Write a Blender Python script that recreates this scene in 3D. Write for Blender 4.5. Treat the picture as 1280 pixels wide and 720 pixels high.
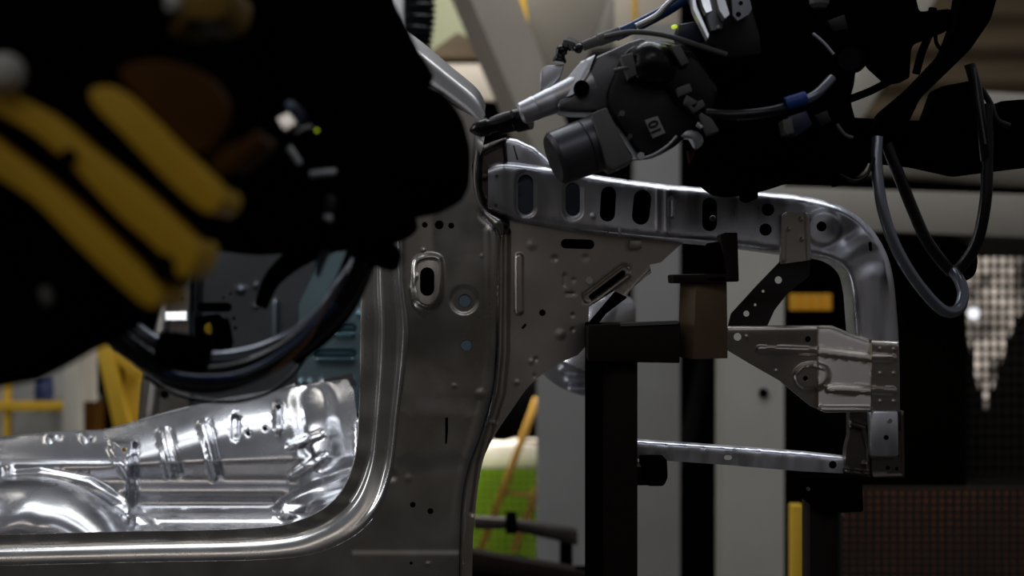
import bpy, bmesh, math, random
import numpy as np
from mathutils import Vector, Matrix
from mathutils.geometry import delaunay_2d_cdt
random.seed(7)
for o in list(bpy.data.objects): bpy.data.objects.remove(o)
SC = bpy.context.scene
COL = SC.collection

# ------------------------------------------------------------------ camera, world, light
H = 1.60                      # camera height (m)
LENS = 54.0
F = 1280 * LENS / 36.0        # focal length in pixels of the 1280 wide frame
cam_d = bpy.data.cameras.new('camera'); cam = bpy.data.objects.new('camera', cam_d); COL.objects.link(cam)
cam.location = (0, 0, H); cam.rotation_euler = (math.pi/2, 0, 0)
cam_d.lens = LENS; cam_d.sensor_width = 36; cam_d.clip_start = 0.05; cam_d.clip_end = 100
cam_d.dof.use_dof = True; cam_d.dof.focus_distance = 2.92; cam_d.dof.aperture_fstop = 2.4
SC.camera = cam
SC.view_settings.view_transform = 'Standard'; SC.view_settings.look = 'None'
SC.view_settings.exposure = 0.0; SC.view_settings.gamma = 1.0; SC.view_settings.use_curve_mapping = False

world = bpy.data.worlds.new('hall'); SC.world = world; world.use_nodes = True
nt = world.node_tree; nt.nodes.clear()
out = nt.nodes.new('ShaderNodeOutputWorld'); bg = nt.nodes.new('ShaderNodeBackground')
tc = nt.nodes.new('ShaderNodeTexCoord'); sep = nt.nodes.new('ShaderNodeSeparateXYZ'); rmp = nt.nodes.new('ShaderNodeValToRGB')
mr = nt.nodes.new('ShaderNodeMapRange'); mr.inputs[1].default_value = -1; mr.inputs[2].default_value = 1
nt.links.new(tc.outputs['Generated'], sep.inputs[0]); nt.links.new(sep.outputs[2], mr.inputs[0])
nt.links.new(mr.outputs[0], rmp.inputs[0]); nt.links.new(rmp.outputs[0], bg.inputs[0]); nt.links.new(bg.outputs[0], out.inputs[0])
e = rmp.color_ramp.elements
e[0].position = 0.30; e[0].color = (0.007, 0.006, 0.005, 1)
e[1].position = 0.95; e[1].color = (0.075, 0.078, 0.085, 1)
for p, c in ((0.46, (0.022, 0.019, 0.016, 1)), (0.55, (0.048, 0.044, 0.040, 1)), (0.60, (0.115, 0.112, 0.118, 1)), (0.70, (0.098, 0.099, 0.108, 1))):
    n = e.new(p); n.color = c
bg.inputs[1].default_value = 1.0

def V0(px, D): return (px - 640) / F * D
def area(name, loc, target, size, power, color=(1, 1, 1), size_y=None):
    l = bpy.data.lights.new(name, 'AREA'); l.energy = power; l.color = color; l.size = size
    if size_y: l.shape = 'RECTANGLE'; l.size_y = size_y
    o = bpy.data.objects.new(name, l); COL.objects.link(o); o.location = loc
    d = Vector(target) - Vector(loc); o.rotation_euler = d.to_track_quat('-Z', 'Y').to_euler()
    return o
# hall strip lamps hung high over the line, with added unseen fill lights
area('strip_lamp_over_body', (-0.9, 4.6, 4.8), (-0.6, 3.4, 1.1), 2.4, 30, (0.93, 0.96, 1.0), 0.35)
area('strip_lamp_over_line', (-0.2, 3.3, 5.0), (-0.2, 3.1, 1.0), 5.0, 26, (0.95, 0.97, 1.0), 0.5)
area('strip_lamp_over_rail', (1.2, 4.8, 4.9), (0.4, 3.0, 1.4), 2.6, 30, (0.86, 0.91, 1.0), 0.35)
area('left_fill_light', (-5.5, 3.4, 3.2), (0.0, 3.1, 1.5), 0.6, 42, (0.95, 0.97, 1.0), 2.2)  # unseen light added for the upright highlights on the door frame
area('rail_fill_light', (0.7, -1.6, 5.2), (0.5, 2.9, 1.6), 3.2, 13, (0.86, 0.89, 1.0), 0.8)  # unseen fill added to brighten the face of the front rail
area('strip_lamp_behind_camera', (-2.6, -3.0, 5.0), (0.0, 3.0, 1.2), 3.0, 11, (1.0, 0.86, 0.72), 0.5)
area('strip_lamp_far_bay', (0.6, 6.2, 5.2), (0.9, 8.6, 1.0), 3.0, 20, (1.0, 0.93, 0.82), 0.5)
area('strip_lamp_far_left', (-4.0, 7.5, 4.5), (-3.0, 9.5, 1.0), 2.0, 30, (1.0, 0.94, 0.84), 0.5)
area('cabinet_fill_light', (-0.25, 7.9, 4.4), (-0.3, 9.3, 2.9), 0.8, 26, (1.0, 0.93, 0.85), 0.15)  # unseen fill added to brighten the white cabinet
area('screen_fill_light', (-0.25, 8.22, 1.45), (-0.1, 8.5, 0.3), 0.9, 62, (1.0, 0.98, 0.9), 0.08)  # unseen fill added in front of the green screen to brighten it
area('guard_fill_light', (V0(1175, 6.7), 6.62, 1.35), (V0(1180, 6.9), 6.9, 0.7), 0.3, 2.4, (1.0, 0.62, 0.3), 0.05)  # unseen warm fill added to make the mesh guard glow

# ------------------------------------------------------------------ materials
def mat(name, base, rough=0.5, metal=0.0, emit=None, estr=1.0, var=0.0, vscale=6.0, bump=0.0, bscale=30.0, stretch=(1, 1, 1), rvar=0.0, spec=0.5):
    m = bpy.data.materials.new(name); m.use_nodes = True; t = m.node_tree; b = t.nodes['Principled BSDF']
    b.inputs['Base Color'].default_value = (*base, 1); b.inputs['Roughness'].default_value = rough; b.inputs['Metallic'].default_value = metal
    b.inputs['Specular IOR Level'].default_value = spec
    if emit: b.inputs['Emission Color'].default_value = (*emit, 1); b.inputs['Emission Strength'].default_value = estr
    if var or bump or rvar:
        tc = t.nodes.new('ShaderNodeTexCoord'); mp = t.nodes.new('ShaderNodeMapping'); mp.inputs['Scale'].default_value = stretch
        t.links.new(tc.outputs['Object'], mp.inputs[0])
        n = t.nodes.new('ShaderNodeTexNoise'); n.inputs['Scale'].default_value = vscale; n.inputs['Detail'].default_value = 5
        t.links.new(mp.outputs[0], n.inputs['Vector'])
        if var:
            r = t.nodes.new('ShaderNodeMapRange'); r.inputs[1].default_value = 0.3; r.inputs[2].default_value = 0.7
            r.inputs[3].default_value = 1 - var; r.inputs[4].default_value = 1 + var
            t.links.new(n.outputs[0], r.inputs[0])
            mx = t.nodes.new('ShaderNodeVectorMath'); mx.operation = 'SCALE'; mx.inputs[0].default_value = base
            t.links.new(r.outputs[0], mx.inputs['Scale']); t.links.new(mx.outputs[0], b.inputs['Base Color'])
        if rvar:
            r = t.nodes.new('ShaderNodeMapRange'); r.inputs[1].default_value = 0.3; r.inputs[2].default_value = 0.7
            r.inputs[3].default_value = max(0.03, rough - rvar); r.inputs[4].default_value = rough + rvar
            t.links.new(n.outputs[0], r.inputs[0]); t.links.new(r.outputs[0], b.inputs['Roughness'])
        if bump:
            n2 = t.nodes.new('ShaderNodeTexNoise'); n2.inputs['Scale'].default_value = bscale; n2.inputs['Detail'].default_value = 2
            t.links.new(mp.outputs[0], n2.inputs['Vector'])
            bp = t.nodes.new('ShaderNodeBump'); bp.inputs['Strength'].default_value = bump; bp.inputs['Distance'].default_value = 0.004
            t.links.new(n2.outputs[0], bp.inputs['Height']); t.links.new(bp.outputs[0], b.inputs['Normal'])
    return m
M = {}
M['zinc'] = mat('zinc_sheet', (0.64, 0.61, 0.57), 0.30, 1, var=0.12, vscale=9, bump=0.10, bscale=7, rvar=0.06)
M['zinc_warm'] = mat('zinc_sheet_warm', (0.66, 0.60, 0.54), 0.38, 1, var=0.10, vscale=8, bump=0.06, bscale=8, rvar=0.06)
M['zinc_cool'] = mat('zinc_sheet_cool', (0.80, 0.81, 0.87), 0.34, 1, var=0.14, vscale=10, bump=0.06, bscale=9, stretch=(4, 1, 1), rvar=0.08)
M['zinc_bright'] = mat('zinc_floor_sheet', (0.70, 0.71, 0.74), 0.25, 1, var=0.10, vscale=7, bump=0.05, bscale=5, rvar=0.05)
M['zinc_frame'] = mat('zinc_door_frame', (0.80, 0.79, 0.77), 0.26, 1, var=0.10, vscale=9, rvar=0.05)
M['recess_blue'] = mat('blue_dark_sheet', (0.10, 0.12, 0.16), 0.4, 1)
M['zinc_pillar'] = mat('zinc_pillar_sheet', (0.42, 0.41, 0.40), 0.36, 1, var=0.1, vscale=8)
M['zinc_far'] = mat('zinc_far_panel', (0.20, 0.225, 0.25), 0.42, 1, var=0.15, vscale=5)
M['zinc_teal'] = mat('zinc_teal_panel', (0.34, 0.50, 0.56), 0.45, 1, var=0.10, vscale=5)  # bluish reflected light put into the base tint
M['dark_steel'] = mat('dark_steel', (0.13, 0.11, 0.10), 0.45, 1, var=0.2, vscale=12)
M['brown_steel'] = mat('brown_coated_steel', (0.020, 0.013, 0.010), 0.5, 0, var=0.2)
M['tool_brown'] = mat('tooling_brown_paint', (0.15, 0.10, 0.058), 0.55, 0, spec=0.15, var=0.15, vscale=10)
M['tool_dark'] = mat('tooling_dark_paint', (0.015, 0.0095, 0.007), 0.6, 0, spec=0.12, var=0.2)
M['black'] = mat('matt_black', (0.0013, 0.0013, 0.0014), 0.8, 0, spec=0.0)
M['black_gloss'] = mat('black_gloss', (0.003, 0.003, 0.004), 0.25, 0, spec=0.4)
M['black_hose'] = mat('black_rubber_hose', (0.003, 0.004, 0.007), 0.28, 0, spec=0.5)
M['grey_hose'] = mat('grey_sleeved_hose', (0.26, 0.28, 0.33), 0.28, 0.8)
M['blue_hose'] = mat('blue_hose', (0.01, 0.05, 0.16), 0.3, 0)
M['blue_tape'] = mat('blue_sleeve', (0.01, 0.06, 0.30), 0.45, 0)
M['navy'] = mat('navy_plastic', (0.012, 0.014, 0.05), 0.4, 0)
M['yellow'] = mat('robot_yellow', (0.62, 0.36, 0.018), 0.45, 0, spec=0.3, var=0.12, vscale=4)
M['yellow_dim'] = mat('robot_yellow_dark', (0.075, 0.030, 0.004), 0.6, 0, spec=0.08, var=0.2, vscale=5)  # darker, browner version of the robot yellow
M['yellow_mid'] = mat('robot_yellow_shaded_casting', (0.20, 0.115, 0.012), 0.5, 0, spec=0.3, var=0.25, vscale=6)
M['ladder_yellow'] = mat('ladder_ochre', (0.22, 0.115, 0.01), 0.5, 0, var=0.1)
M['yellow_rail'] = mat('safety_yellow', (0.75, 0.46, 0.03), 0.5, 0, var=0.1)
M['gun_silver'] = mat('cast_aluminium', (0.62, 0.63, 0.67), 0.42, 0.9, var=0.12, vscale=20)
M['gun_dark'] = mat('gun_dark_cast', (0.0045, 0.0048, 0.0048), 0.45, 0.0, var=0.2, vscale=20)
M['gun_grey'] = mat('worn_cast_grey', (0.15, 0.15, 0.16), 0.42, 0.85, var=0.15, vscale=20)
M['motor'] = mat('motor_black_metal', (0.10, 0.10, 0.11), 0.38, 0.8, var=0.15, vscale=14)
M['plate_grey'] = mat('grey_plate', (0.13, 0.125, 0.12), 0.55, 0.0, var=0.1, vscale=16)
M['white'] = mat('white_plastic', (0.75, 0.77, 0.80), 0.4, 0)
M['plug_metal'] = mat('bright_plug_metal', (0.92, 0.94, 0.97), 0.28, 1)
M['label'] = mat('label_white', (0.30, 0.30, 0.31), 0.6, 0)
M['ink'] = mat('label_ink', (0.003, 0.003, 0.003), 0.7, 0)
M['led'] = mat('led_yellow', (0.5, 0.6, 0.02), 0.4, 0, emit=(0.75, 0.95, 0.05), estr=0.6)
M['cream'] = mat('cream_paint', (0.52, 0.50, 0.44), 0.55, 0, var=0.08, vscale=3)
M['cream_dim'] = mat('cream_grey_paint', (0.38, 0.35, 0.30), 0.55, 0, var=0.08, vscale=3)
M['grey_col'] = mat('grey_column_paint', (0.30, 0.30, 0.29), 0.55, 0, var=0.08, vscale=3)
M['pale_green'] = mat('pale_green_paint', (0.42, 0.46, 0.30), 0.6, 0)
M['box_white'] = mat('white_cabinet_paint', (0.85, 0.78, 0.68), 0.55, 0)
M['brown_wall'] = mat('brown_cladding', (0.12, 0.088, 0.05), 0.7, 0, var=0.2, vscale=2, stretch=(0.4, 1, 6))
M['dark_wall'] = mat('dark_wall', (0.0015, 0.0015, 0.0015), 0.9, 0, spec=0.0)
M['floor'] = mat('concrete_floor', (0.035, 0.032, 0.03), 0.6, 0, var=0.2, vscale=2)
M['hivis'] = mat('hivis_green_sheet', (0.42, 0.74, 0.02), 0.6, 0, var=0.08, vscale=8)
M['fence'] = mat('fence_wire', (0.012, 0.009, 0.007), 0.6, 0)
M['rust'] = mat('rust_red_panel', (0.36, 0.13, 0.045), 0.7, 0, var=0.4, vscale=4)
M['amber'] = mat('amber_lamp', (0.5, 0.25, 0.02), 0.5, 0, emit=(1.0, 0.46, 0.03), estr=0.11)
M['lamp_white'] = mat('lit_window', (0.1, 0.09, 0.08), 0.5, 0, emit=(1.0, 0.86, 0.74), estr=0.3)
_t = M['lamp_white'].node_tree; _n = _t.nodes.new('ShaderNodeTexNoise'); _n.inputs['Scale'].default_value = 4.5; _r = _t.nodes.new('ShaderNodeMapRange')
_r.inputs[1].default_value = 0.38; _r.inputs[2].default_value = 0.64; _r.inputs[3].default_value = 0.03; _r.inputs[4].default_value = 0.8
_c = _t.nodes.new('ShaderNodeTexCoord'); _t.links.new(_c.outputs['Object'], _n.inputs['Vector']); _t.links.new(_n.outputs[0], _r.inputs[0]); _t.links.new(_r.outputs[0], _t.nodes['Principled BSDF'].inputs['Emission Strength'])
M['lamp_spot'] = mat('lit_lamp', (0.8, 0.8, 0.85), 0.5, 0, emit=(0.88, 0.92, 1.0), estr=1.2)
M['blue_drum'] = mat('blue_plastic', (0.02, 0.04, 0.12), 0.5, 0)
M['plug_or_hole_blue'] = mat('blue_grey_plug_or_hole', (0.22, 0.30, 0.38), 0.4, 0)
M['plug_yellow'] = mat('yellow_plug', (0.65, 0.42, 0.02), 0.4, 0, emit=(0.7, 0.4, 0.02), estr=0.0)

# ------------------------------------------------------------------ builders
def V(px, py, D): return Vector(((px - 640) / F * D, D, H - (py - 360) / F * D))
def PX(r, D): return r / F * D
ROOT = {}
def tag(o, label=None, cat=None, group=None, kind=None):
    if label: o['label'] = label
    if cat: o['category'] = cat
    if group: o['group'] = group
    if kind: o['kind'] = kind
    return o
def thing(name, base, label, cat, group=None):
    o = bpy.data.objects.new(name, None); COL.objects.link(o); o.location = base; o.empty_display_size = 0.05
    ROOT[o.name] = Vector(base); return tag(o, label, cat, group)
def finish(name, bm, m, parent=None, smooth=40, origin=None):
    """Link a bmesh given in world coordinates as one object."""
    if parent is not None: off = ROOT[parent.name]
    elif origin is not None: off = Vector(origin)
    else:
        lo = [min(v.co[i] for v in bm.verts) for i in range(3)]; hi = [max(v.co[i] for v in bm.verts) for i in range(3)]
        off = Vector(((lo[0]+hi[0])/2, (lo[1]+hi[1])/2, lo[2]))
    for v in bm.verts: v.co -= off
    bmesh.ops.recalc_face_normals(bm, faces=bm.faces)
    me = bpy.data.meshes.new(name); bm.to_mesh(me); bm.free()
    me.materials.append(M[m] if isinstance(m, str) else m)
    if smooth:
        me.polygons.foreach_set('use_smooth', [True]*len(me.polygons)); me.set_sharp_from_angle(angle=math.radians(smooth))
    o = bpy.data.objects.new(name, me); COL.objects.link(o)
    if parent is not None: o.parent = parent; ROOT[o.name] = off
    else: o.location = off; ROOT[o.name] = off
    return o
def catmull(pts, n=8, closed=False):
    P = [np.array(p, float) for p in pts]; res = []; N = len(P)
    for i in range(N if closed else N-1):
        if closed: a, b, c, d = P[i-1], P[i], P[(i+1) % N], P[(i+2) % N]
        else: a, b, c, d = P[max(i-1, 0)], P[i], P[i+1], P[min(i+2, N-1)]
        for k in range(n):
            t = k/n
            res.append(0.5*((2*b) + (-a+c)*t + (2*a-5*b+4*c-d)*t*t + (-a+3*b-3*c+d)*t**3))
    if not closed: res.append(P[-1])
    return [tuple(r) for r in res]
def resample(poly, step, closed=True):
    res = []; n = len(poly)
    for i in range(n if closed else n-1):
        a = np.array(poly[i], float); b = np.array(poly[(i+1) % n], float); L = np.linalg.norm(b-a); k = max(1, int(round(L/step)))
        for j in range(k): res.append(tuple(a + (b-a)*j/k))
    if not closed: res.append(tuple(poly[-1]))
    return res
def circle(cx, cy, r, n=20, ry=None): return [(cx + r*math.cos(2*math.pi*i/n), cy + (ry or r)*math.sin(2*math.pi*i/n)) for i in range(n)]
def capsule(cx, cy, hw, hh, ang=0, n=8):
    """Slot outline, half width hw, half height hh (incl. round ends)."""
    pts = []
    if hh >= hw:
        for i in range(n+1): a = math.pi*i/n; pts.append((hw*math.cos(a), (hh-hw) + hw*math.sin(a)))
        for i in range(n+1): a = math.pi + math.pi*i/n; pts.append((hw*math.cos(a), -(hh-hw) + hw*math.sin(a)))
    else:
        for i in range(n+1): a = -math.pi/2 + math.pi*i/n; pts.append(((hw-hh) + hh*math.cos(a), hh*math.sin(a)))
        for i in range(n+1): a = math.pi/2 + math.pi*i/n; pts.append((-(hw-hh) + hh*math.cos(a), hh*math.sin(a)))
    c, s = math.cos(ang), math.sin(ang)
    return [(cx + x*c - y*s, cy + x*s + y*c) for x, y in pts]
def dist_poly(P, pts, closed=False):
    d = np.full(len(P), 1e9); n = len(pts)
    for i in range(n if closed else n-1):
        a = np.array(pts[i], float); b = np.array(pts[(i+1) % n], float); ab = b-a; L = ab.dot(ab)
        t = np.clip(((P-a) @ ab)/L, 0, 1) if L > 0 else np.zeros(len(P))
        d = np.minimum(d, np.linalg.norm(P - (a + t[:, None]*ab), axis=1))
    return d
def inside(P, poly):
    x, y = P[:, 0], P[:, 1]; r = np.zeros(len(P), bool); n = len(poly); j = n-1
    for i in range(n):
        xi, yi = poly[i]; xj, yj = poly[j]
        if yi != yj:
            r ^= ((yi > y) != (yj > y)) & (x < (xj-xi)*(y-yi)/(yj-yi) + xi)
        j = i
    return r
def sstep(t): t = np.clip(t, 0, 1); return t*t*(3-2*t)
# relief features: (height function, metres towards the viewer; refine function = distance below which the mesh is refined)
def groove(pts, w, h, soft=2.5):
    return (lambda P: h*sstep((w + soft - dist_poly(P, pts))/soft), lambda P: dist_poly(P, pts) < w+soft+1.5)
def dome(cx, cy, r, h, ry=None):
    k = r/(ry or r)
    f = lambda P: np.hypot(P[:, 0]-cx, (P[:, 1]-cy)*k)
    return (lambda P: h*sstep(1 - f(P)/r), lambda P: f(P) < r+1.5)
def plateau(poly, h, soft=4):
    def f(P):
        d = dist_poly(P, poly, True); ins = inside(P, poly); d = np.where(ins, d, -d)
        return h*sstep(d/soft + 0.5)
    return (f, lambda P: dist_poly(P, poly, True) < soft+1.5)
def roundover(line, r, depth):
    def f(P):
        q = np.clip(1 - dist_poly(P, line)/r, 0, 1); return -depth*(1 - np.sqrt(np.maximum(0, 1-q*q*0.98)))
    return (f, lambda P: dist_poly(P, line) < r*0.8)
def form(fn): return (fn, None)
def panel(name, outer, holes, D, parent, m, feats=(), step=5, fine=1.7, thick=0.0016, skirt=None, back=False, smooth=62, tilt=None):
    """Pressed sheet: outline + holes in photo pixels, standing at depth D, relief along the depth."""
    Dn = D if callable(D) else (lambda P: np.full(len(P), float(D)))
    rings = [resample(outer, step)] + [resample(h, max(1.2, min(step, 2.5))) for h in holes]
    coords = []; edges = []; rid = []
    for r in rings:
        s = len(coords); n = len(r); coords += r; edges += [(s+i, s+(i+1) % n) for i in range(n)]; rid.append((s, n))
    O = np.array(outer); lo, hi = O.min(0), O.max(0)
    def gridpts(st):
        xs = np.arange(lo[0]+st/2, hi[0], st); ys = np.arange(lo[1]+st/2, hi[1], st)
        X, Y = np.meshgrid(xs, ys); Y = Y + 0.0; X = X + (np.arange(len(ys)) % 2)[:, None]*st*0.5
        return np.stack([X.ravel(), Y.ravel()], 1)
    def keep(G, gap):
        k = inside(G, outer)
        for h in holes: k &= ~inside(G, h)
        G = G[k]
        for r in rings:
            if len(G): G = G[dist_poly(G, r, True) > gap]
        return G
    G = keep(gridpts(step), step*0.45)
    refs = [f[1] for f in feats if f[1]]
    if refs:
        g2 = gridpts(fine); k = np.zeros(len(g2), bool)
        for f in refs: k |= f(g2)
        g2 = keep(g2[k], fine*0.5)
        if len(G):
            kk = np.zeros(len(G), bool)
            for f in refs: kk |= f(G)
            G = G[~kk]
        G = np.vstack([G, g2]) if len(g2) else G
    allp = coords + [tuple(p) for p in G]
    res = delaunay_2d_cdt([Vector((float(x), float(y))) for x, y in allp], edges, [], 0, 1e-4)
    P = np.array([(v.x, v.y) for v in res[0]]); tris = [tuple(f) for f in res[2]]
    C = np.array([P[list(t)].mean(0) for t in tris]); k = inside(C, outer)
    for h in holes: k &= ~inside(C, h)
    tris = [t for t, q in zip(tris, k) if q]
    dy = Dn(P).copy()
    for f, _ in feats: dy = dy - f(P)
    bm = bmesh.new(); vs = [bm.verts.new(V(p[0], p[1], d)) for p, d in zip(P, dy)]
    for t in tris:
        try: bm.faces.new([vs[i] for i in t])
        except ValueError: pass
    bmesh.ops.delete(bm, geom=[v for v in bm.verts if not v.link_faces], context='VERTS')
    # returned edges
    bnd = [e_ for e_ in bm.edges if len(e_.link_faces) == 1]
    Oa = resample(outer, step)
    key = {}
    def pxof(v): return np.array([[v.co.x/v.co.y*F + 640, 360 - (v.co.z-H)/v.co.y*F]])
    rear = {}
    sk = thick if skirt is None else skirt
    for e_ in bnd:
        mid = (e_.verts[0].co + e_.verts[1].co)/2
        mp = np.array([[mid.x/mid.y*F + 640, 360 - (mid.z-H)/mid.y*F]])
        outer_edge = dist_poly(mp, outer, True)[0] < 0.6
        dd = sk if outer_edge else thick
        q = []
        for v in e_.verts:
            kx = (v.index, v.co.x, v.co.z, outer_edge)
            if (id(v), outer_edge) not in rear: rear[(id(v), outer_edge)] = bm.verts.new(v.co + Vector((0, dd, 0)))
            q.append(rear[(id(v), outer_edge)])
        bm.faces.new([e_.verts[0], e_.verts[1], q[1], q[0]])
    if back:
        Dm = float(np.median(dy)) + sk
        ring = [bm.verts.new(V(x, y, Dm)) for x, y in Oa]
        bm.faces.new(ring)
    return finish(name, bm, m, parent, smooth)
def slab(name, poly, D0, D1, m, parent=None, bev=3, smooth=40, seg=2, tilt=0.0, origin=None):
    """Solid with a traced front outline at depth D0, running straight back to depth D1."""
    bm = bmesh.new(); f = [bm.verts.new(V(x, y, D0)) for x, y in poly]; dd = D1-D0
    b = [bm.verts.new(v.co + Vector((0, dd, 0))) for v in f]; n = len(poly)
    bm.faces.new(f); bm.faces.new(b[::-1])
    for i in range(n): bm.faces.new([f[i], b[i], b[(i+1) % n], f[(i+1) % n]])
    bmesh.ops.recalc_face_normals(bm, faces=bm.faces)
    if bev:
        bmesh.ops.bevel(bm, geom=list(bm.edges), offset=PX(bev, D0), segments=seg, profile=0.5, affect='EDGES', clamp_overlap=True)
    return finish(name, bm, m, parent, smooth, origin)
def add_tube(bm, pts, rad, n=12, cap=True):
    P = [Vector(p) for p in pts]; N = len(P); R = rad if isinstance(rad, (list, tuple)) else [rad]*N
    T = [(P[min(i+1, N-1)] - P[max(i-1, 0)]).normalized() for i in range(N)]
    u = T[0].orthogonal().normalized(); rings = []
    for i in range(N):
        u = (u - T[i]*u.dot(T[i])).normalized(); w = T[i].cross(u)
        rings.append([bm.verts.new(P[i] + (u*math.cos(2*math.pi*k/n) + w*math.sin(2*math.pi*k/n))*R[i]) for k in range(n)])
    for i in range(N-1):
        for k in range(n): bm.faces.new([rings[i][k], rings[i][(k+1) % n], rings[i+1][(k+1) % n], rings[i+1][k]])
    if cap: bm.faces.new(rings[0][::-1]); bm.faces.new(rings[-1])
def hose(name, pts, r, m, parent=None, n=12, sub=8, r_end=None):
    """pts: (px, py, D); r in pixels at the mean depth."""
    c = catmull(pts, sub); Dm = sum(p[2] for p in pts)/len(pts)
    W = [V(*p) for p in c]; k = len(W)
    if callable(r): R = [PX(r(i/(k-1)), Dm) for i in range(k)]
    else: R = [PX(r, Dm)]*k
    bm = bmesh.new(); add_tube(bm, W, R, n); return finish(name, bm, m, parent, 50)
def turned(name, p0, p1, prof, m, parent=None, n=32, smooth=35):
    """Solid of revolution from p0 to p1; prof = (t, radius px) list."""
    a = V(*p0); b = V(*p1); Dm = (p0[2]+p1[2])/2; bm = bmesh.new()
    T = (b-a).normalized(); u = T.orthogonal().normalized(); w = T.cross(u); rings = []
    for t, r in prof:
        c = a + (b-a)*t; rings.append([bm.verts.new(c + (u*math.cos(2*math.pi*k/n) + w*math.sin(2*math.pi*k/n))*PX(max(r, 0.05), Dm)) for k in range(n)])
    for i in range(len(rings)-1):
        for k in range(n): bm.faces.new([rings[i][k], rings[i][(k+1) % n], rings[i+1][(k+1) % n], rings[i+1][k]])
    bm.faces.new(rings[0][::-1]); bm.faces.new(rings[-1])
    return finish(name, bm, m, parent, smooth)
def bar(name, a, b, w, t, m, parent=None, bev=1.5, origin=None):
    """Rectangular bar between pixel points a, b = (px,py,D); w = visible width px, t = depth m."""
    A = V(*a); B = V(*b); T = (B-A).normalized(); Y = Vector((0, 1, 0)); N = T.cross(Y).normalized(); Y2 = N.cross(T).normalized()
    bm = bmesh.new(); vs = []
    for P, D in ((A, a[2]), (B, b[2])):
        hw = PX(w/2, D)
        for s1, s2 in ((-1, 0), (1, 0), (1, 1), (-1, 1)): vs.append(bm.verts.new(P + N*hw*s1 + Y2*t*s2))
    for q in ((0, 1, 2, 3), (7, 6, 5, 4), (0, 4, 5, 1), (1, 5, 6, 2), (2, 6, 7, 3), (3, 7, 4, 0)): bm.faces.new([vs[i] for i in q])
    bmesh.ops.recalc_face_normals(bm, faces=bm.faces)
    if bev: bmesh.ops.bevel(bm, geom=list(bm.edges), offset=PX(bev, a[2]), segments=2, profile=0.5, affect='EDGES', clamp_overlap=True)
    return finish(name, bm, m, parent, 40, origin)
def rect(x0, y0, x1, y1): return [(x0, y0), (x1, y0), (x1, y1), (x0, y1)]
def boxm(bm, lo, hi):
    vs = [bm.verts.new((x, y, z)) for x in (lo[0], hi[0]) for y in (lo[1], hi[1]) for z in (lo[2], hi[2])]
    for q in ((0, 1, 3, 2), (4, 6, 7, 5), (0, 4, 5, 1), (2, 3, 7, 6), (0, 2, 6, 4), (1, 5, 7, 3)): bm.faces.new([vs[i] for i in q])
def ground(px, D): p = V(px, 360, D); return Vector((p.x, D, 0))
def to_ground(D): return 360 + H/D*F      # pixel row of the floor at depth D
def bolt(name, px, py, D, r, m, parent, h=0.006, n=6):
    bm = bmesh.new(); a = V(px, py, D); add_tube(bm, [a, a - Vector((0, h, 0))], PX(r, D), n); return finish(name, bm, m, parent, 30)

# ------------------------------------------------------------------ the setting
bm = bmesh.new(); boxm(bm, (-9, -4, -0.1), (9, 15.2, 0)); tag(finish('floor', bm, 'floor', smooth=0), kind='structure')
bm = bmesh.new(); boxm(bm, (-9, 15.0, 0), (9, 15.2, 6.5)); tag(finish('wall_back', bm, 'dark_wall', smooth=0), kind='structure')

# ------------------------------------------------------------------ far background
def column(name, x0, x1, D, top, m, label, flange=0.0):
    """I-section column standing on the floor; top = pixel row of its head."""
    xa, xb = V(x0, 0, D).x, V(x1, 0, D).x; zt = V(0, top, D).z; c = (xa+xb)/2; w = xb-xa
    root = thing(name, (c, D, 0), label, 'steel column', None)
    bm = bmesh.new()
    boxm(bm, (xa, D, 0), (xb, D+0.014, zt)); boxm(bm, (xa, D+w, 0), (xb, D+w+0.014, zt)); boxm(bm, (c-0.006-w*0.2, D+0.014, 0), (c+0.006-w*0.2, D+w, zt))
    finish('column_shaft', bm, m, root, 0)
    bm = bmesh.new(); boxm(bm, (xa-0.05, D-0.05, 0), (xb+0.05, D+w+0.06, 0.02)); finish('base_plate', bm, m, root, 0)
    return root
c1 = column('steel_column', 905, 980, 6.2, 210, 'cream', 'cream steel column standing behind the perforated front bracket of the car body')
for (x, y, r) in ((954, 491, 6),):
    bm = bmesh.new(); a = V(x, y, 6.2); add_tube(bm, [a + Vector((0, 0.002, 0)), a - Vector((0, 0.012, 0))], PX(r, 6.2), 14); finish('bolt', bm, 'black', c1, 30)
c2 = column('steel_column', 795, 850, 7.0, 30, 'grey_col', 'grey steel column directly behind the brown tapered tooling block')
c3 = column('steel_column', 672, 734, 7.4, 210, 'grey_col', 'grey steel column right of the green screen, seen below the inner apron')
# overhead beam and A-frame braces
tag(slab('overhead_beam', [(940, 232), (1280, 243), (1420, 247), (1420, 302), (1280, 297), (940, 283)], 7.0, 7.2, 'cream_dim', None, 2), 'cream horizontal steel beam behind the looped robot hoses', 'steel beam')
tag(slab('overhead_beam', [(1040, 196), (1420, 212), (1420, 238), (1280, 230), (1040, 214)], 8.2, 8.4, 'cream_dim', None, 2), 'thin brownish steel beam just above the thicker cream horizontal beam', 'steel beam')
br = thing('diagonal_brace', V(720, 262, 7.6), 'wide cream diagonal brace slanting down behind the welding gun tip', 'steel brace')
slab('front_flange', [(580, -20), (642, -20), (744, 250), (704, 270)], 7.6, 7.63, 'cream_dim', br, 1)
panel('side_web', [(556, -20), (580, -20), (704, 270), (684, 276)], [], lambda P: 7.61 + 0.011*np.maximum(0, 580 + (P[:, 1]+20)*0.4276 - P[:, 0]), br, 'cream_dim', step=12, skirt=0.02)
tag(slab('diagonal_brace', [(655, -20), (765, -20), (730, 90), (690, 110), (668, 75)], 7.9, 8.0, 'cream_dim', None, 2), 'broad grey-brown gusset brace at the top, right of the cream diagonal brace', 'steel brace')
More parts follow.
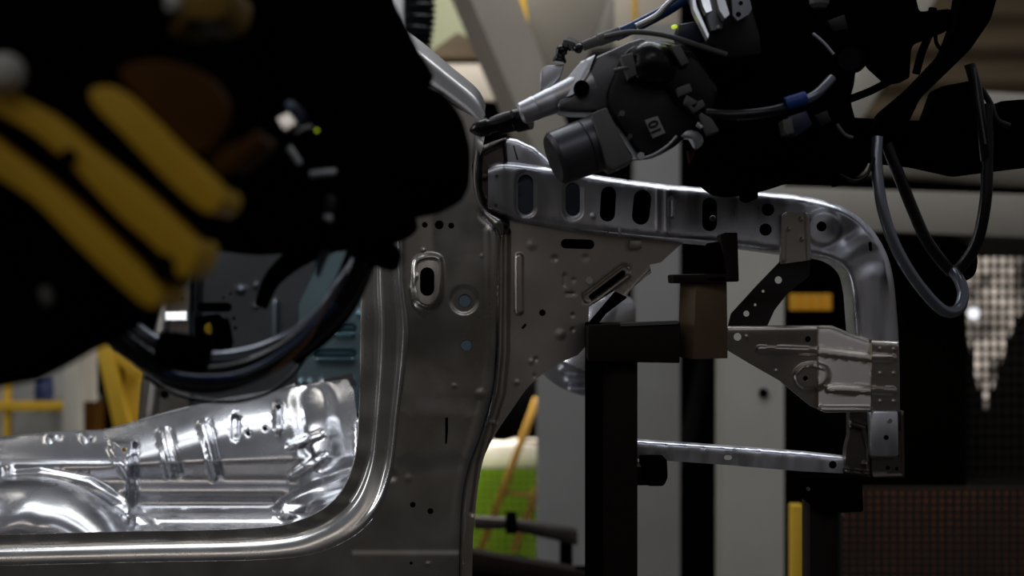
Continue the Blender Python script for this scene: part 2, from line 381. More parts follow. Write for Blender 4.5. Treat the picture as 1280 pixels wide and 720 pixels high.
tag(slab('diagonal_brace', [(1182, -20), (1135, -20), (1035, 150), (1078, 150)], 7.6, 7.75, 'cream', None, 2), 'pale diagonal brace seen through the gaps of the black robot arm', 'steel brace')
tag(slab('roof_beam', [(1180, 112), (1420, 124), (1420, 165), (1180, 158)], 7.4, 7.6, 'cream', None, 2), 'pale grey beam end at the right edge behind the black robot arm', 'steel beam')
# brown corrugated cladding top right
bm = bmesh.new(); D = 9.0
x0, x1 = V(960, 0, D).x, V(1500, 0, D).x; ztop, zbot = V(0, -60, D).z, V(0, 200, D).z; n = 40
ring = []
for i in range(n+1):
    z = ztop + (zbot-ztop)*i/n; d = D + 0.03*math.sin(i*0.95)
    ring.append((bm.verts.new((x0, d, z)), bm.verts.new((x1, d, z))))
for i in range(n): bm.faces.new([ring[i][0], ring[i][1], ring[i+1][1], ring[i+1][0]])
tag(finish('wall_cladding', bm, 'brown_wall', smooth=60), kind='structure')
# top left-centre items behind the windscreen pillar
tag(slab('white_post', rect(489, -30, 503, 110), 7.0, 7.08, 'white', None, 1), 'slim white post beside the black corrugated hose', 'post')
bm = bmesh.new(); Dh = 5.6; cx = V(522, 0, Dh).x; zt, zb = V(0, -30, Dh).z, V(0, 95, Dh).z; N = 96; pts = []; rr = []
for i in range(N+1): pts.append((cx + 0.012*math.sin(i*0.05), Dh, zt + (zb-zt)*i/N)); rr.append(PX(17 + 2.6*math.sin(i*1.15), Dh))
add_tube(bm, pts, rr, 18); tag(finish('corrugated_hose', bm, 'black_hose', smooth=60), 'black corrugated hose hanging beside the slim white post', 'hose')
gp = thing('wall_panel', ground(567, 9.5), 'pale green panel with a dark brown folded sheet, right of the corrugated hose', 'panel')
slab('panel_sheet', rect(536, -30, 598, to_ground(9.55)), 9.5, 9.6, 'pale_green', gp, 1)
slab('folded_sheet', [(530, 72), (536, 66), (572, 40), (612, 60), (612, 72), (530, 72)], 9.3, 9.49, 'brown_wall', gp, 1)
wc = thing('white_cabinet', V(582, 160, 9.35), 'bright cream white cabinet fixed to the wall panel behind the windscreen pillar', 'cabinet')
slab('body', rect(535, 80, 645, 126), 9.2, 9.49, 'box_white', wc, 2); slab('lower_tray', rect(540, 126, 650, 172), 9.25, 9.49, 'black', wc, 1)
tag(slab('yellow_sign', [(628, -20), (662, -20), (660, 44)], 8.6, 8.62, 'yellow_rail', None, 0), 'yellow panel glimpsed in the gap between the two top braces', 'panel')
tag(slab('grey_duct', rect(742, -30, 768, 60), 8.4, 8.6, 'grey_col', None, 2), 'grey vertical duct at top centre left of the yellow pipe', 'duct')
tag(slab('grey_duct', rect(768, -30, 850, 60), 9.0, 9.2, 'cream_dim', None, 2), 'wide pale duct behind the yellow pipe at top centre', 'duct')
tag(slab('yellow_pipe', rect(791, -30, 797, 55), 8.2, 8.25, 'yellow_rail', None, 1), 'thin yellow upright pipe above the welding gun', 'pipe')
# black machine cabinets
tag(slab('machine_cabinet', [(905, 400), (905, to_ground(7.4)), (836, to_ground(7.4)), (836, 630), (872, 540), (903, 400)], 7.4, 8.0, 'black', None, 1), 'black machine guard with a slanted edge left of the cream column', 'cabinet')
tag(slab('machine_cabinet', rect(980, 302, 1208, to_ground(7.35)), 7.3, 8.0, 'dark_wall', None, 1), 'tall black machine cabinet behind the front end of the car body', 'cabinet')
am = thing('amber_beacon', V(1014, 395, 7.0), 'amber lit panel lamps seen through the bent front tube', 'lamp')
slab('lamp_housing', rect(982, 388, 1050, 404), 7.2, 7.3, 'black', am, 1)
for x in (990, 1003, 1016, 1029): slab('lamp_lens', rect(x, 367, x+11, 388), 7.22, 7.3, 'amber', am, 1)
slab('lamp_housing', rect(982, 330, 1050, 350), 7.2, 7.3, 'black', am, 1)
# fence and lit windows at the right
def wire_mesh(x0, y0, x1, y1, D, stepx, stepy, w):
    bm = bmesh.new(); a, b = V(x0, y1, D), V(x1, y0, D); r = PX(w/2, D)
    for i in np.arange(x0, x1+0.1, stepx): x = V(i, 0, D).x; boxm(bm, (x-r, D-r, a.z), (x+r, D+r, b.z))
    for j in np.arange(y0, y1+0.1, stepy): z = V(0, j, D).z; boxm(bm, (a.x, D-r+0.004, z-r), (b.x, D+r+0.004, z+r))
    return bm
fe = thing('wire_fence', ground(1330, 8.4), 'dark wire mesh safety fence in front of the bright windows at the right edge', 'fence')
finish('wire_panel', wire_mesh(1206, 306, 1460, 606, 8.4, 10.5, 13, 3.8), 'fence', fe, 0)
slab('fence_post', rect(1196, 300, 1206, to_ground(8.4)), 8.38, 8.44, 'fence', fe, 0); slab('fence_rail', rect(1196, 298, 1470, 318), 8.38, 8.44, 'fence', fe, 0)
slab('fence_rail', rect(1206, 600, 1470, 618), 8.38, 8.44, 'fence', fe, 0)
tag(slab('window_1', rect(1212, 322, 1290, 520), 10.5, 10.55, 'lamp_white', None, 0), kind='structure')
tag(slab('slanted_guard', [(1205, 395), (1222, 480), (1232, 516), (1245, 516), (1256, 480), (1275, 420), (1290, 390), (1290, to_ground(9.6)), (1205, to_ground(9.6))], 9.6, 9.8, 'dark_wall', None, 0), 'black guard with a V notch below the bright windows', 'guard')
tag(turned('inspection_lamp', (1217, 392, 8.35), (1217, 392, 8.4), [(0, 3), (0.1, 6), (0.8, 7), (1, 4)], 'lamp_spot'), 'small round bright white lamp at the fence corner below the hose loop', 'lamp')
lf = thing('mesh_guard', ground(1165, 6.4), 'rust brown guard panel behind fine dark mesh at the lower right', 'guard')
slab('guard_panel', rect(1052, 612, 1330, to_ground(6.92)), 6.9, 6.92, 'rust', lf, 0)
finish('wire_panel', wire_mesh(1052, 612, 1330, 800, 6.4, 10, 9.5, 6.0), 'fence', lf, 0)
for i in range(3):
    for j in range(8): pass
yp = thing('yellow_post', ground(1000, 5.2), 'yellow guard post in front of the black cabinet left of the mesh guard', 'post')
slab('post', rect(990, 632, 1004, to_ground(5.2)), 5.2, 5.26, 'yellow_rail', yp, 1); slab('side_strip', rect(1005, 640, 1013, to_ground(5.2)), 5.22, 5.26, 'yellow_dim', yp, 1)
# green screen and yellow ladder seen left of the grey column
gs = thing('green_screen', ground(640, 8.5), 'bright green screen behind wire mesh, seen beside the front pillar edge', 'screen')
slab('screen_sheet', rect(560, 586, 700, to_ground(8.52)), 8.5, 8.52, 'hivis', gs, 0); finish('wire_panel', wire_mesh(560, 586, 700, to_ground(8.4), 8.4, 9, 9, 1.6), 'fence', gs, 0)
wt = thing('white_bench', ground(630, 8.7), 'white bench top above the green screen', 'bench')
slab('bench_top', rect(560, 556, 700, 590), 8.55, 8.9, 'box_white', wt, 1); slab('bench_base', rect(566, 590, 694, to_ground(8.62)), 8.6, 8.85, 'box_white', wt, 1)
def ladder(name, rails, rungs, D, label):
    r = thing(name, V(rails[0][1][0], rails[0][1][1], D), label, 'ladder')
    for a, b in rails: bar('rail', (*a, D), (*b, D), 9, 0.05, 'ladder_yellow', r, 1)
    for a, b in rungs: bar('rung', (*a, D+0.01), (*b, D+0.01), 4, 0.03, 'ladder_yellow', r, 1)
    return r
ladder('yellow_ladder', [((672, 498), (600, 690)), ((716, 498), (642, 690))], [((652, 552), (694, 556)), ((628, 616), (668, 620))], 8.1, 'yellow slanted ladder in front of the green screen')
rb = thing('roller_bar', V(640, 668, 5.6), 'dark grey horizontal bar crossing in front of the green screen', 'bar')
slab('bar_leg', rect(700, 664, 716, to_ground(5.64)), 5.62, 5.68, 'black', rb, 1)
slab('bar', [(592, 648), (634, 650), (722, 664), (722, 682), (634, 662), (592, 662)], 5.6, 5.68, 'dark_steel', rb, 1); slab('clamp', rect(632, 646, 646, 668), 5.57, 5.7, 'black', rb, 1)
tt = thing('dark_trolley', ground(660, 5.2), 'dark low tooling trolley under the green screen', 'trolley')
slab('top_rail', [(585, 690), (735, 716), (735, 735), (585, 712)], 5.2, 5.3, 'tool_dark', tt, 1); slab('front_panel', rect(586, 712, 735, to_ground(5.25)), 5.22, 5.3, 'black', tt, 1)
dm = thing('dark_machine', ground(605, 8.2), 'small dark machine head behind the yellow ladder', 'machine')
slab('machine_head', [(560, 470), (690, 430), (680, 480), (655, 545), (630, 552), (560, 545)], 8.2, 8.4, 'black', dm, 2); slab('machine_post', rect(560, 480, 580, to_ground(8.22)), 8.2, 8.3, 'black', dm, 1)
# left background
tag(slab('white_post', rect(79, 380, 99, to_ground(8.5)), 8.5, 8.6, 'cream', None, 1), 'cream upright post at left above the car floor', 'post')
tag(slab('pink_panel', rect(98, 370, 119, 502), 8.6, 8.65, 'box_white', None, 1), 'pale pinkish panel strip just right of the cream post at left', 'panel')
tag(slab('rust_box', rect(98, 503, 119, 560), 8.6, 8.8, 'yellow_dim', None, 1), 'rust brown box below the pale panel strip', 'box')
yl = thing('yellow_ladder', ground(150, 7.8), 'yellow slanted frame left of the far body panel', 'ladder')
bar('rail', (122, 400, 7.8), (158, 560, 7.8), 20, 0.06, 'yellow_rail', yl, 1); slab('rail', rect(155, 440, 176, to_ground(7.9)), 7.9, 8.0, 'yellow_rail', yl, 1); bar('rung', (142, 440, 7.82), (170, 470, 7.82), 12, 0.04, 'yellow_rail', yl, 1)
yr = thing('yellow_rail', ground(45, 8.8), 'yellow guard rail at the far left above the car floor', 'rail')
slab('rail', rect(-40, 502, 82, 514), 8.8, 8.86, 'yellow_rail', yr, 1); slab('post', rect(4, 470, 11, to_ground(8.8)), 8.82, 8.88, 'yellow_rail', yr, 1)
tag(slab('cream_post', rect(-12, 450, 5, to_ground(9)), 9.0, 9.1, 'cream_dim', None, 1), 'dim cream post at the left edge of the view', 'post')
tag(turned('blue_drum', (55, 502, 9.4), (55, 470, 9.4), [(0, 11), (0.5, 12), (0.55, 11), (0.95, 11), (1, 9)], 'blue_drum'), 'small dark blue drum behind the yellow guard rail', 'drum')
gr = thing('grey_rack', ground(45, 10.0), 'dim grey rack carrying the blue drum', 'rack')
slab('back_panel', rect(10, 430, 80, to_ground(10.05)), 10.0, 10.3, 'grey_col', gr, 1); slab('shelf', rect(6, 505.2, 82, 512), 9.2, 10.0, 'grey_col', gr, 1)
for x in (8, 76): slab('leg', rect(x, 510, x+5, to_ground(9.22)), 9.2, 9.25, 'grey_col', gr, 0)

# ------------------------------------------------------------------ the car body
DC = 2.92
car = thing('car_body', (V(480, 0, DC).x, 3.6, 0.55), 'bare silver sheet metal car body with open door frame and front rail, on the line', 'car body')

# door opening: swept flange + sill from the inner edge to the outer ridge
inner = catmull([(455, 60), (452, 200), (451, 335), (450, 430), (448, 520), (441, 580), (418, 624), (374, 650), (312, 660), (160, 664), (0, 668), (-120, 670)], 10)
outer_ = catmull([(500, 60), (499, 200), (499, 335), (505, 415), (495, 520), (486, 590), (466, 640), (424, 675), (352, 694), (170, 699), (0, 703), (-120, 706)], 10)
SS = [0, .02, .1, .2, .3, .38, .42, .45, .48, .51, .54, .58, .62, .66, .7, .74, .78, .82, .86, .89, .92, .95, .98, 1.01, 1.05, 1.1]
pv = np.interp(SS, [0, .02, .38, .42, .45, .48, .51, .54, .86, .89, .92, .95, .98, 1.01, 1.05, 1.1], [.046, .040, .040, .0385, .034, .028, .0245, .0235, .0235, .021, .013, .004, -.001, -.003, -.002, .001])
pb = [.046 if q == 0 else .040 if q < .4 else .040 - .042*math.sqrt(max(0, 1 - (1 - min(1, (q-.38)/.66))**2)) for q in SS]
bm = bmesh.new(); rows = []
for i, (a, b) in enumerate(zip(inner, outer_)):
    k = float(sstep((a[1]-560)/95)); w = 0.0006*math.sin(i*0.9)
    rows.append([bm.verts.new(V(a[0] + (b[0]-a[0])*q, a[1] + (b[1]-a[1])*q, DC + pv[n]*(1-k) + pb[n]*k + (w if q < 0.36 else 0))) for n, q in enumerate(SS)])
for i in range(len(rows)-1):
    for k in range(len(SS)-1): bm.faces.new([rows[i][k], rows[i][k+1], rows[i+1][k+1], rows[i+1][k]])
finish('door_frame', bm, 'zinc_frame', car, 70)

# hinge pillar and sill outer skin
right_edge = catmull([(600, 150), (592, 175), (590, 210), (594, 245), (606, 268), (624, 290), (625, 360), (624, 440), (619, 492), (604, 545), (588, 590), (580, 640), (577, 760)], 6)
pil_left = [p for p in catmull([(504, 100), (503, 200), (503, 335), (509, 415), (499, 520), (490, 590), (470, 643), (427, 679), (353, 698), (170, 703), (0, 707), (-120, 710)], 6)]
outer_p = [(504, 100)] + right_edge + [(-120, 760)] + pil_left[::-1][:-1]
BOSS = catmull([(517, 332), (527, 321), (545, 320), (552, 330), (552, 368), (543, 384), (530, 386), (518, 374)], 4, True)
feats = [plateau(BOSS, 0.012, 8),
         groove([(519, 345), (514, 360), (518, 380), (530, 392)], 1.0, 0.002, 3),
         (lambda P: -0.004*sstep((19 - np.hypot(P[:, 0]-580, P[:, 1]-375))/4), lambda P: np.hypot(P[:, 0]-580, P[:, 1]-375) < 20),
         (lambda P: 0.0018*sstep((P[:, 1]-686)/9)*sstep((P[:, 0]-437)/5), lambda P: (np.abs(P[:, 1]-690) < 6) & (P[:, 0] > 430) | (np.abs(P[:, 0]-440) < 6) & (P[:, 1] > 686)),
         roundover(right_edge[24:], 11, 0.014), groove([(613, 290), (615, 440), (608, 495), (592, 550), (580, 590), (571, 650), (568, 760)], 1.5, 0.0016, 9), (lambda P: np.clip((P[:, 1]-353)*0.00022, -0.016, 0.016)*inside(P, BOSS)*sstep(dist_poly(P, BOSS, True)/5), None), dome(532, 452, 62, -0.006), dome(560, 350, 90, 0.003),
         dome(490, 595, 9, -0.003), dome(600, 492, 9, 0.002), dome(568, 482, 4, 0.0014), dome(529, 313, 4, 0.0016), dome(602, 320, 3, 0.001), dome(510, 598, 7, 0.001),
         dome(535, 705, 4, 0.002), plateau([(505, 515), (520, 508), (578, 508), (590, 520), (580, 572), (520, 580), (500, 570)], 0.0022, 26),
         (lambda P: 0.006*sstep((P[:, 0]-560)/70), None),
         (lambda P: 0.010*sstep((520-P[:, 1])/230)*sstep((P[:, 0]-505)/40), None)]
holes = [circle(531, 281, 3.6, 14), circle(549, 281, 5.6, 16), circle(564, 282, 3.8, 14), capsule(534, 352, 9, 18), circle(581, 376, 8.5, 18), circle(583, 432, 7.5, 18),
         [(556.5, 522), (560, 522), (560, 540), (558.5, 555), (556.5, 555)], circle(516, 631, 3.6, 14), circle(538, 639, 3.8, 14), circle(514, 704, 2.2, 10)]
pil = panel('hinge_pillar', outer_p, holes, DC, car, 'zinc', feats, step=5, fine=1.8, thick=0.003)
def disc_part(name, px, py, D, r, m, parent):
    bm = bmesh.new(); a = V(px, py, D); add_tube(bm, [a + Vector((0, 0.004, 0)), a, a - Vector((0, 0.0015, 0))], [PX(r, D), PX(r, D), PX(r*0.85, D)], 20); return finish(name, bm, m, parent, 30)
for x, y, r in ((581, 376, 8.3), (583, 432, 7.3)): disc_part('hole_fill_disc', x, y, DC-0.002, r, 'plug_or_hole_blue', pil)  # added discs stand for the lit blue panel behind these holes
panel('pillar_cavity_shade', [(500, 180), (600, 180), (616, 300), (612, 480), (574, 600), (570, 740), (470, 740), (500, 600)], [], DC+0.08, car, 'black', step=20)  # black sheet paints the unlit cavity behind the pillar holes

# windscreen pillar sweeping up to the left
ps = catmull([(395, -45), (430, -5), (470, 28), (520, 62), (560, 93), (594, 121), (606, 140)], 8)
pe = catmull([(370, 15), (410, 62), (462, 100), (510, 130), (552, 152), (580, 170), (600, 180)], 8)
prof2 = [(-0.2, 0.10), (-0.08, 0.05), (-0.02, 0.022), (0.01, 0.014), (0.05, 0.010), (0.15, 0.005), (0.30, -0.001), (0.42, -0.006), (0.47, -0.005), (0.50, 0.002), (0.53, 0.014), (0.60, 0.020), (0.70, 0.021), (0.78, 0.018), (0.84, 0.022), (0.90, 0.032), (1.0, 0.05)]
bm = bmesh.new(); rows = []
for a, b in zip(ps, pe): rows.append([bm.verts.new(V(a[0] + (b[0]-a[0])*s, a[1] + (b[1]-a[1])*s, DC+d)) for s, d in prof2])
for i in range(len(rows)-1):
    for k in range(len(prof2)-1): bm.faces.new([rows[i][k], rows[i][k+1], rows[i+1][k+1], rows[i+1][k]])
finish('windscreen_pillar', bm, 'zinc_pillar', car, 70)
panel('pillar_corner', catmull([(548, 118), (590, 121), (606, 140), (606, 170), (596, 200), (560, 220), (545, 160)], 5, True), [], DC+0.012, car, 'zinc', [roundover([(560, 118), (594, 121), (606, 140), (606, 170)], 14, 0.02)], step=5)

# cowl box behind the rail
panel('cowl_box', catmull([(592, 200), (600, 184), (632, 172), (637, 176), (637, 282), (625, 288), (606, 268), (595, 245)], 4, True), [], DC+0.03, car, 'dark_steel',
      [groove([(597, 195), (596, 235), (602, 258), (618, 274), (630, 280)], 1.5, 0.022, 5), groove([(598, 190), (631, 174)], 1.0, 0.016, 3), groove([(631, 174), (633, 202)], 0.6, 0.016, 2), dome(606, 222, 4, 0.004), dome(606, 250, 4, 0.004)], step=4, fine=1.5, skirt=0.10)
panel('cowl_side', [(632, 172), (646, 174), (668, 184), (686, 200), (700, 216), (634, 216)], [[(641, 182), (643, 182), (648, 200), (646, 200)]], DC+0.022, car, 'zinc_cool', [roundover([(632, 172), (646, 174), (668, 184), (686, 200)], 5, 0.012)], step=4, skirt=0.10)
# bead that wraps round the top of the pillar
hose('corner_bead', [(596, 188, DC-0.002), (593, 222, DC-0.005), (597, 250, DC-0.007), (607, 267, DC-0.007), (618, 277, DC-0.006), (624, 284, DC-0.004), (626, 296, DC+0.002)], lambda t: 2.6 + 5.5*max(0, 1-abs(t-0.72)/0.25), 'zinc', car)

# inner apron below the rail
apr = [(628, 270), (700, 280), (860, 298), (845, 311), (826, 328), (812, 331), (814, 341), (788, 362), (783, 371), (765, 362), (736, 384), (735, 430)] + \
      catmull([(722, 444), (692, 458), (662, 482), (640, 512), (618, 545), (604, 575), (596, 620), (591, 680), (590, 760)], 5) + [(574, 760), (576, 640), (584, 590), (600, 545), (615, 492), (620, 440), (622, 360)]
af = [groove([(649, 322), (649, 388)], 3.0, 0.007, 3), groove([(735, 372), (780, 338)], 5.0, -0.006, 3), groove([(742, 378), (786, 345)], 0.9, 0.004, 2),
      groove([(633, 290), (632, 440), (627, 492), (612, 540), (600, 580), (592, 640)], 2.2, -0.010, 3), groove([(758, 392), (783, 371), (815, 338)], 1.0, 0.005, 3),
      dome(693, 323, 6, -0.002), dome(732, 322, 6, -0.0015), dome(717, 350, 4, -0.0014), dome(716, 394, 4, -0.0015), dome(716, 412, 4, -0.0015), dome(700, 418, 9, 0.0018),
      dome(665, 306, 9, 0.0016), dome(664, 452, 5, 0.0014), dome(646, 478, 5, 0.0014), dome(670, 449, 4, -0.0016), dome(668, 470, 4, -0.001),
      groove([(708, 367), (716, 367)], 0.8, -0.002, 1.5), groove([(705, 345), (705, 357)], 0.8, -0.0015, 1.5),
      dome(612, 565, 5, 0.003), dome(603, 600, 5, 0.003), dome(618, 530, 5, 0.003), dome(598, 640, 5, 0.003), dome(656, 350, 40, 0.002, 90)]
ia = panel('inner_apron', apr, [capsule(759, 356, 28, 3.4, -0.65), capsule(722, 305, 21, 6, 0.03), circle(678, 391, 4.2, 14), capsule(655, 408, 1.6, 4, 0.7)], lambda P: DC + 0.035 + 0.03*sstep((P[:, 0]-630)/200), car, 'zinc_warm', af, step=5, fine=1.6, thick=0.003)
slab('apron_slot_shade', [(690, 292), (792, 302), (800, 330), (770, 362), (742, 380), (720, 384), (726, 352), (690, 318)], DC+0.095, DC+0.10, 'black', car, 0)  # black sheet added so the apron slots look unlit
slab('apron_hole_shade', [(668, 382), (688, 382), (688, 400), (668, 400)], DC+0.09, DC+0.094, 'black', car, 0)  # black sheet painting the shade behind the small apron hole
disc_part('white_plug_or_spot', 737, 351, DC+0.048, 4.8, 'white', ia)  # added white disc, a painted spot of light on the apron
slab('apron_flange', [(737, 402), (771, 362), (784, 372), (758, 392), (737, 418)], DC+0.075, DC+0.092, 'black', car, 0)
slab('weld_tab', rect(787, 300, 802, 311), DC+0.04, DC+0.06, 'zinc_warm', ia, 1)

# front rail bending down into the front tube
top = catmull([(610, 207), (632, 202), (690, 209), (760, 221), (850, 232), (960, 240), (1010, 246), (1052, 258), (1085, 281), (1106, 312), (1116, 345), (1121, 390), (1124, 440), (1125, 520)], 8)
bot = catmull([(610, 266), (640, 276), (700, 287), (800, 298), (900, 307), (975, 317), (1012, 321), (1038, 326), (1056, 340), (1063, 362), (1066, 395), (1068, 430), (1069, 520)], 8)
rail = top + bot[::-1]
drail = lambda P: DC + 0.0 + 0.05*np.clip((P[:, 0]-610)/500, 0, 1.2)
rf = [roundover(top, 9, 0.030), roundover(bot, 10, 0.026),
      plateau(capsule(657, 243, 13, 29), -0.006, 4), plateau(capsule(716, 249, 12, 25), -0.006, 4), dome(742, 270, 5, 0.003), groove([(822, 236), (822, 288)], 1.2, 0.0025, 2), groove([(833, 238), (833, 290)], 1.0, 0.0025, 2), groove([(838, 250), (838, 268)], 1.0, -0.003, 2),
      plateau(circle(1030, 285, 22, 24), 0.004, 8), dome(1050, 300, 34, -0.010), groove([(1040, 322), (1076, 300), (1104, 296)], 4, 0.004, 14), groove([(1092, 350), (1096, 430)], 5, 0.006, 20),
      form(lambda P: 0.0012*np.sin(P[:, 0]*0.045)*sstep((P[:, 0]-700)/60)), form(lambda P: (P[:, 1] - np.interp(P[:, 0], [610, 700, 850, 1010, 1050], [238, 248, 268, 284, 292]))*0.00022*sstep((1075-P[:, 0])/60)*(2.0*sstep((P[:, 0]-650)/150) - 1.0))]
rh = [capsule(657, 243, 9.5, 25), capsule(716, 249, 9, 21), capsule(760, 255, 9.5, 22, 0.06), capsule(802, 259, 11, 22, 0.10), capsule(887, 268, 9.2, 21), circle(960, 262, 8, 18), circle(957, 287, 7.8, 18), circle(1027, 283, 6.4, 16), capsule(1088, 308, 2, 6, -0.1)]
fr = panel('front_rail', rail, rh, drail, car, 'zinc_cool', rf, step=5, fine=2.0, thick=0.003, skirt=0.07)
railin = [(612, 214), (690, 218), (850, 240), (1010, 254), (1048, 268), (1090, 300), (1108, 345), (1116, 420), (1074, 420), (1066, 350), (1040, 318), (1010, 313), (900, 299), (700, 279), (614, 262)]
panel('rail_cavity_shade', railin, [], lambda P: drail(P) + 0.028, fr, 'black', step=12)  # black sheet stands for the unlit hollow behind the rail slots
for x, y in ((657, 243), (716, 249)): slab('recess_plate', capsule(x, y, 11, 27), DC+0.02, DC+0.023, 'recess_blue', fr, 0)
turned('weld_stud', (891, 273, DC+0.03), (891, 273, DC+0.0), [(0, 4), (0.8, 4), (1, 3)], 'plate_grey', fr, 12)
for x, y in ((621, 220), (620, 257), (650, 230), (650, 258)): bolt('spot_weld', x, y, DC-0.004, 2.2, 'dark_steel', fr, 0.003, 10)
slab('weld_tick', rect(773, 285, 777, 296), DC+0.0, DC+0.012, 'gun_silver', fr, 1)
# strap bracket
panel('strap_tab', [(979, 268), (984, 265), (1008, 266), (1012, 270), (1014, 325), (976, 330)], [], DC+0.012, car, 'zinc_warm',
      [groove([(980, 268), (979, 325)], 1.2, 0.003, 3), groove([(1009, 268), (1011, 325)], 1.2, 0.003, 3), dome(1001, 274, 3.5, 0.003), dome(985, 286, 3.5, 0.003), dome(1002, 299, 3.5, 0.003)], step=4, fine=1.4, skirt=0.02)
panel('strap_arm', [(976, 326), (1014, 322), (1012, 345), (985, 366), (968, 388), (958, 410), (910, 408), (914, 392), (945, 358)], [circle(973, 350, 4.6, 14), circle(954, 364, 1.8, 10), circle(944, 381, 1.8, 10), circle(933, 392, 3.8, 14)],
      lambda P: DC + 0.014 + 0.06*sstep((P[:, 1]-318)/60), car, 'brown_steel', step=4, fine=1.6, skirt=0.006)
# lower front bracket
lb = [(908, 408), (980, 407), (1040, 407), (1062, 416), (1090, 425), (1123, 427), (1125, 515), (1032, 516), (1014, 508), (975, 476), (940, 456), (908, 437)]
lf_ = [groove([(950, 437), (1020, 439), (1086, 447), (1116, 448)], 2.4, 0.008, 3.5), groove([(1036, 486), (1116, 489)], 2.4, 0.008, 3.5),
       plateau(catmull([(993, 470), (1000, 459), (1016, 455), (1032, 460), (1036, 470), (1030, 482), (1012, 488), (998, 482)], 4, True), 0.010, 8), groove([(996, 466), (1003, 458), (1016, 456), (1032, 460)], 1.2, 0.004, 2),
       roundover([(908, 408), (1040, 407), (1062, 416), (1090, 425), (1123, 427)], 5, 0.012), groove([(1028, 512), (1088, 512)], 1.2, 0.005, 2.5),
       (lambda P: (P[:, 1]-470)*np.where((P[:, 0] > 1022) & (P[:, 0] < 1089), 0.00036, -0.00022), lambda P: (np.abs(P[:, 0]-1022) < 2) | (np.abs(P[:, 0]-1089) < 2))] + \
      [dome(x, y, 3.2, 0.003) for x, y in ((1100, 436), (1117, 437), (1100, 467), (1117, 467), (1100, 502), (1117, 502), (970, 464), (933, 421), (1026, 509))]
panel('front_bracket', lb, [circle(922, 421, 5, 14), circle(1010, 424, 4, 14), circle(1007, 473, 3.4, 14)], DC+0.012, car, 'zinc_warm', lf_, step=4, fine=1.5, thick=0.003, skirt=0.012)
# front leg
fl = slab('front_leg', [(1088, 514), (1123, 514), (1124, 571), (1088, 571)], DC+0.016, DC+0.05, 'zinc_cool', car, 3)
disc_part('hole_grommet', 1108, 547, DC+0.014, 3, 'black', fl); bolt('spot_weld', 1112, 526, DC+0.016, 3, 'zinc', fl, 0.003, 10)
panel('leg_channel', [(1062, 515), (1086, 515), (1088, 545), (1088, 596), (1056, 593), (1058, 560), (1062, 545)], [], DC+0.045, car, 'dark_steel', [groove([(1064, 530), (1080, 535), (1086, 560), (1086, 592)], 1.2, 0.010, 4), groove([(1058, 590), (1086, 593)], 1.5, 0.012, 3), dome(1080, 580, 4, 0.006)], step=4, fine=1.5, skirt=0.03)
panel('foot_flange', [(1090, 572), (1124, 572), (1126, 514), (1130, 514), (1131, 597), (1090, 597)], [circle(1110, 585, 3, 10), circle(1121, 586, 2.4, 10)], DC+0.03, car, 'dark_steel', [groove([(1128, 518), (1129, 595), (1092, 596)], 0.8, 0.003, 2)], step=4, fine=1.5, skirt=0.03)
# lower tie bar
panel('lower_tie_bar', [(738, 546), (792, 550), (905, 558), (1010, 566), (1056, 571), (1057, 592), (1000, 589), (905, 581), (792, 573), (738, 570)], [circle(1041, 581, 5, 14), capsule(910, 572, 5, 3)], DC+0.06, car, 'zinc_cool',
      [roundover([(738, 546), (792, 550), (905, 558), (1010, 566), (1056, 571)], 5, 0.012), form(lambda P: 0.003*sstep((P[:, 0]-1028)/3)), form(lambda P: 0.003*sstep((920-P[:, 0])/3))], step=4, skirt=0.03)
# strut tower of the far side, seen past the apron
turned('strut_tower', (742, 450, 4.0), (768, 370, 3.95), [(0, 52), (0.4, 46), (0.7, 36), (0.92, 30), (1.0, 24)], 'zinc_bright', car, 40)
panel('wheel_house', catmull([(676, 462), (690, 440), (736, 420), (760, 430), (760, 495), (735, 496), (700, 484)], 5, True), [], 3.95, car, 'zinc_cool', [groove([(704, 462), (740, 462)], 2, 0.02, 3), groove([(710, 476), (740, 476)], 2, 0.02, 3), groove([(715, 488), (740, 488)], 2, 0.02, 3)], step=4, fine=2)

# floor / toe board seen through the door opening
fl_out = [(-120, 548), (0, 546), (60, 540), (128, 537), (200, 519), (280, 497), (350, 486), (400, 478), (434, 474), (442, 488), (446, 520), (456, 560), (470, 690), (-120, 690)]
ftop = [(-120, 548), (0, 546), (60, 540), (128, 537), (200, 519), (280, 497), (350, 486), (400, 478), (434, 474)]
fx = np.array([p[0] for p in ftop]); fy = np.array([p[1] for p in ftop])
def fdepth(P):
    t = P[:, 1] - np.interp(P[:, 0], fx, fy); b = 612 + 0*P[:, 0]
    cr = np.interp(P[:, 0], [-120, 170, 445], [572, 580, 570]); yy = P[:, 1]
    d = 3.74 - 0.0011*np.minimum(yy, cr) + 0.0011*480 + 0.00030*np.maximum(0, yy-cr) - 0.10
    d += 0.085*np.clip(1 - t/55, 0, 1)**2                      # rolls over at the top
    d -= 0.020*sstep((yy-596)/22)                               # fillet
    d -= 0.028*np.clip((yy-630)/10, 0, 1) + 0.06*sstep((yy-641)/3) + 0.03*np.clip((yy-645)/12, 0, 1) + 0.08*np.clip((yy-657)/6, 0, 1)
    q3 = np.clip((P[:, 0]-360)/85, 0, 1); d -= 0.16*q3*q3       # side wall turns to the viewer
    left = sstep((172-P[:, 0])/14); d -= 0.05*left*sstep((P[:, 1]-545)/40)
    return d
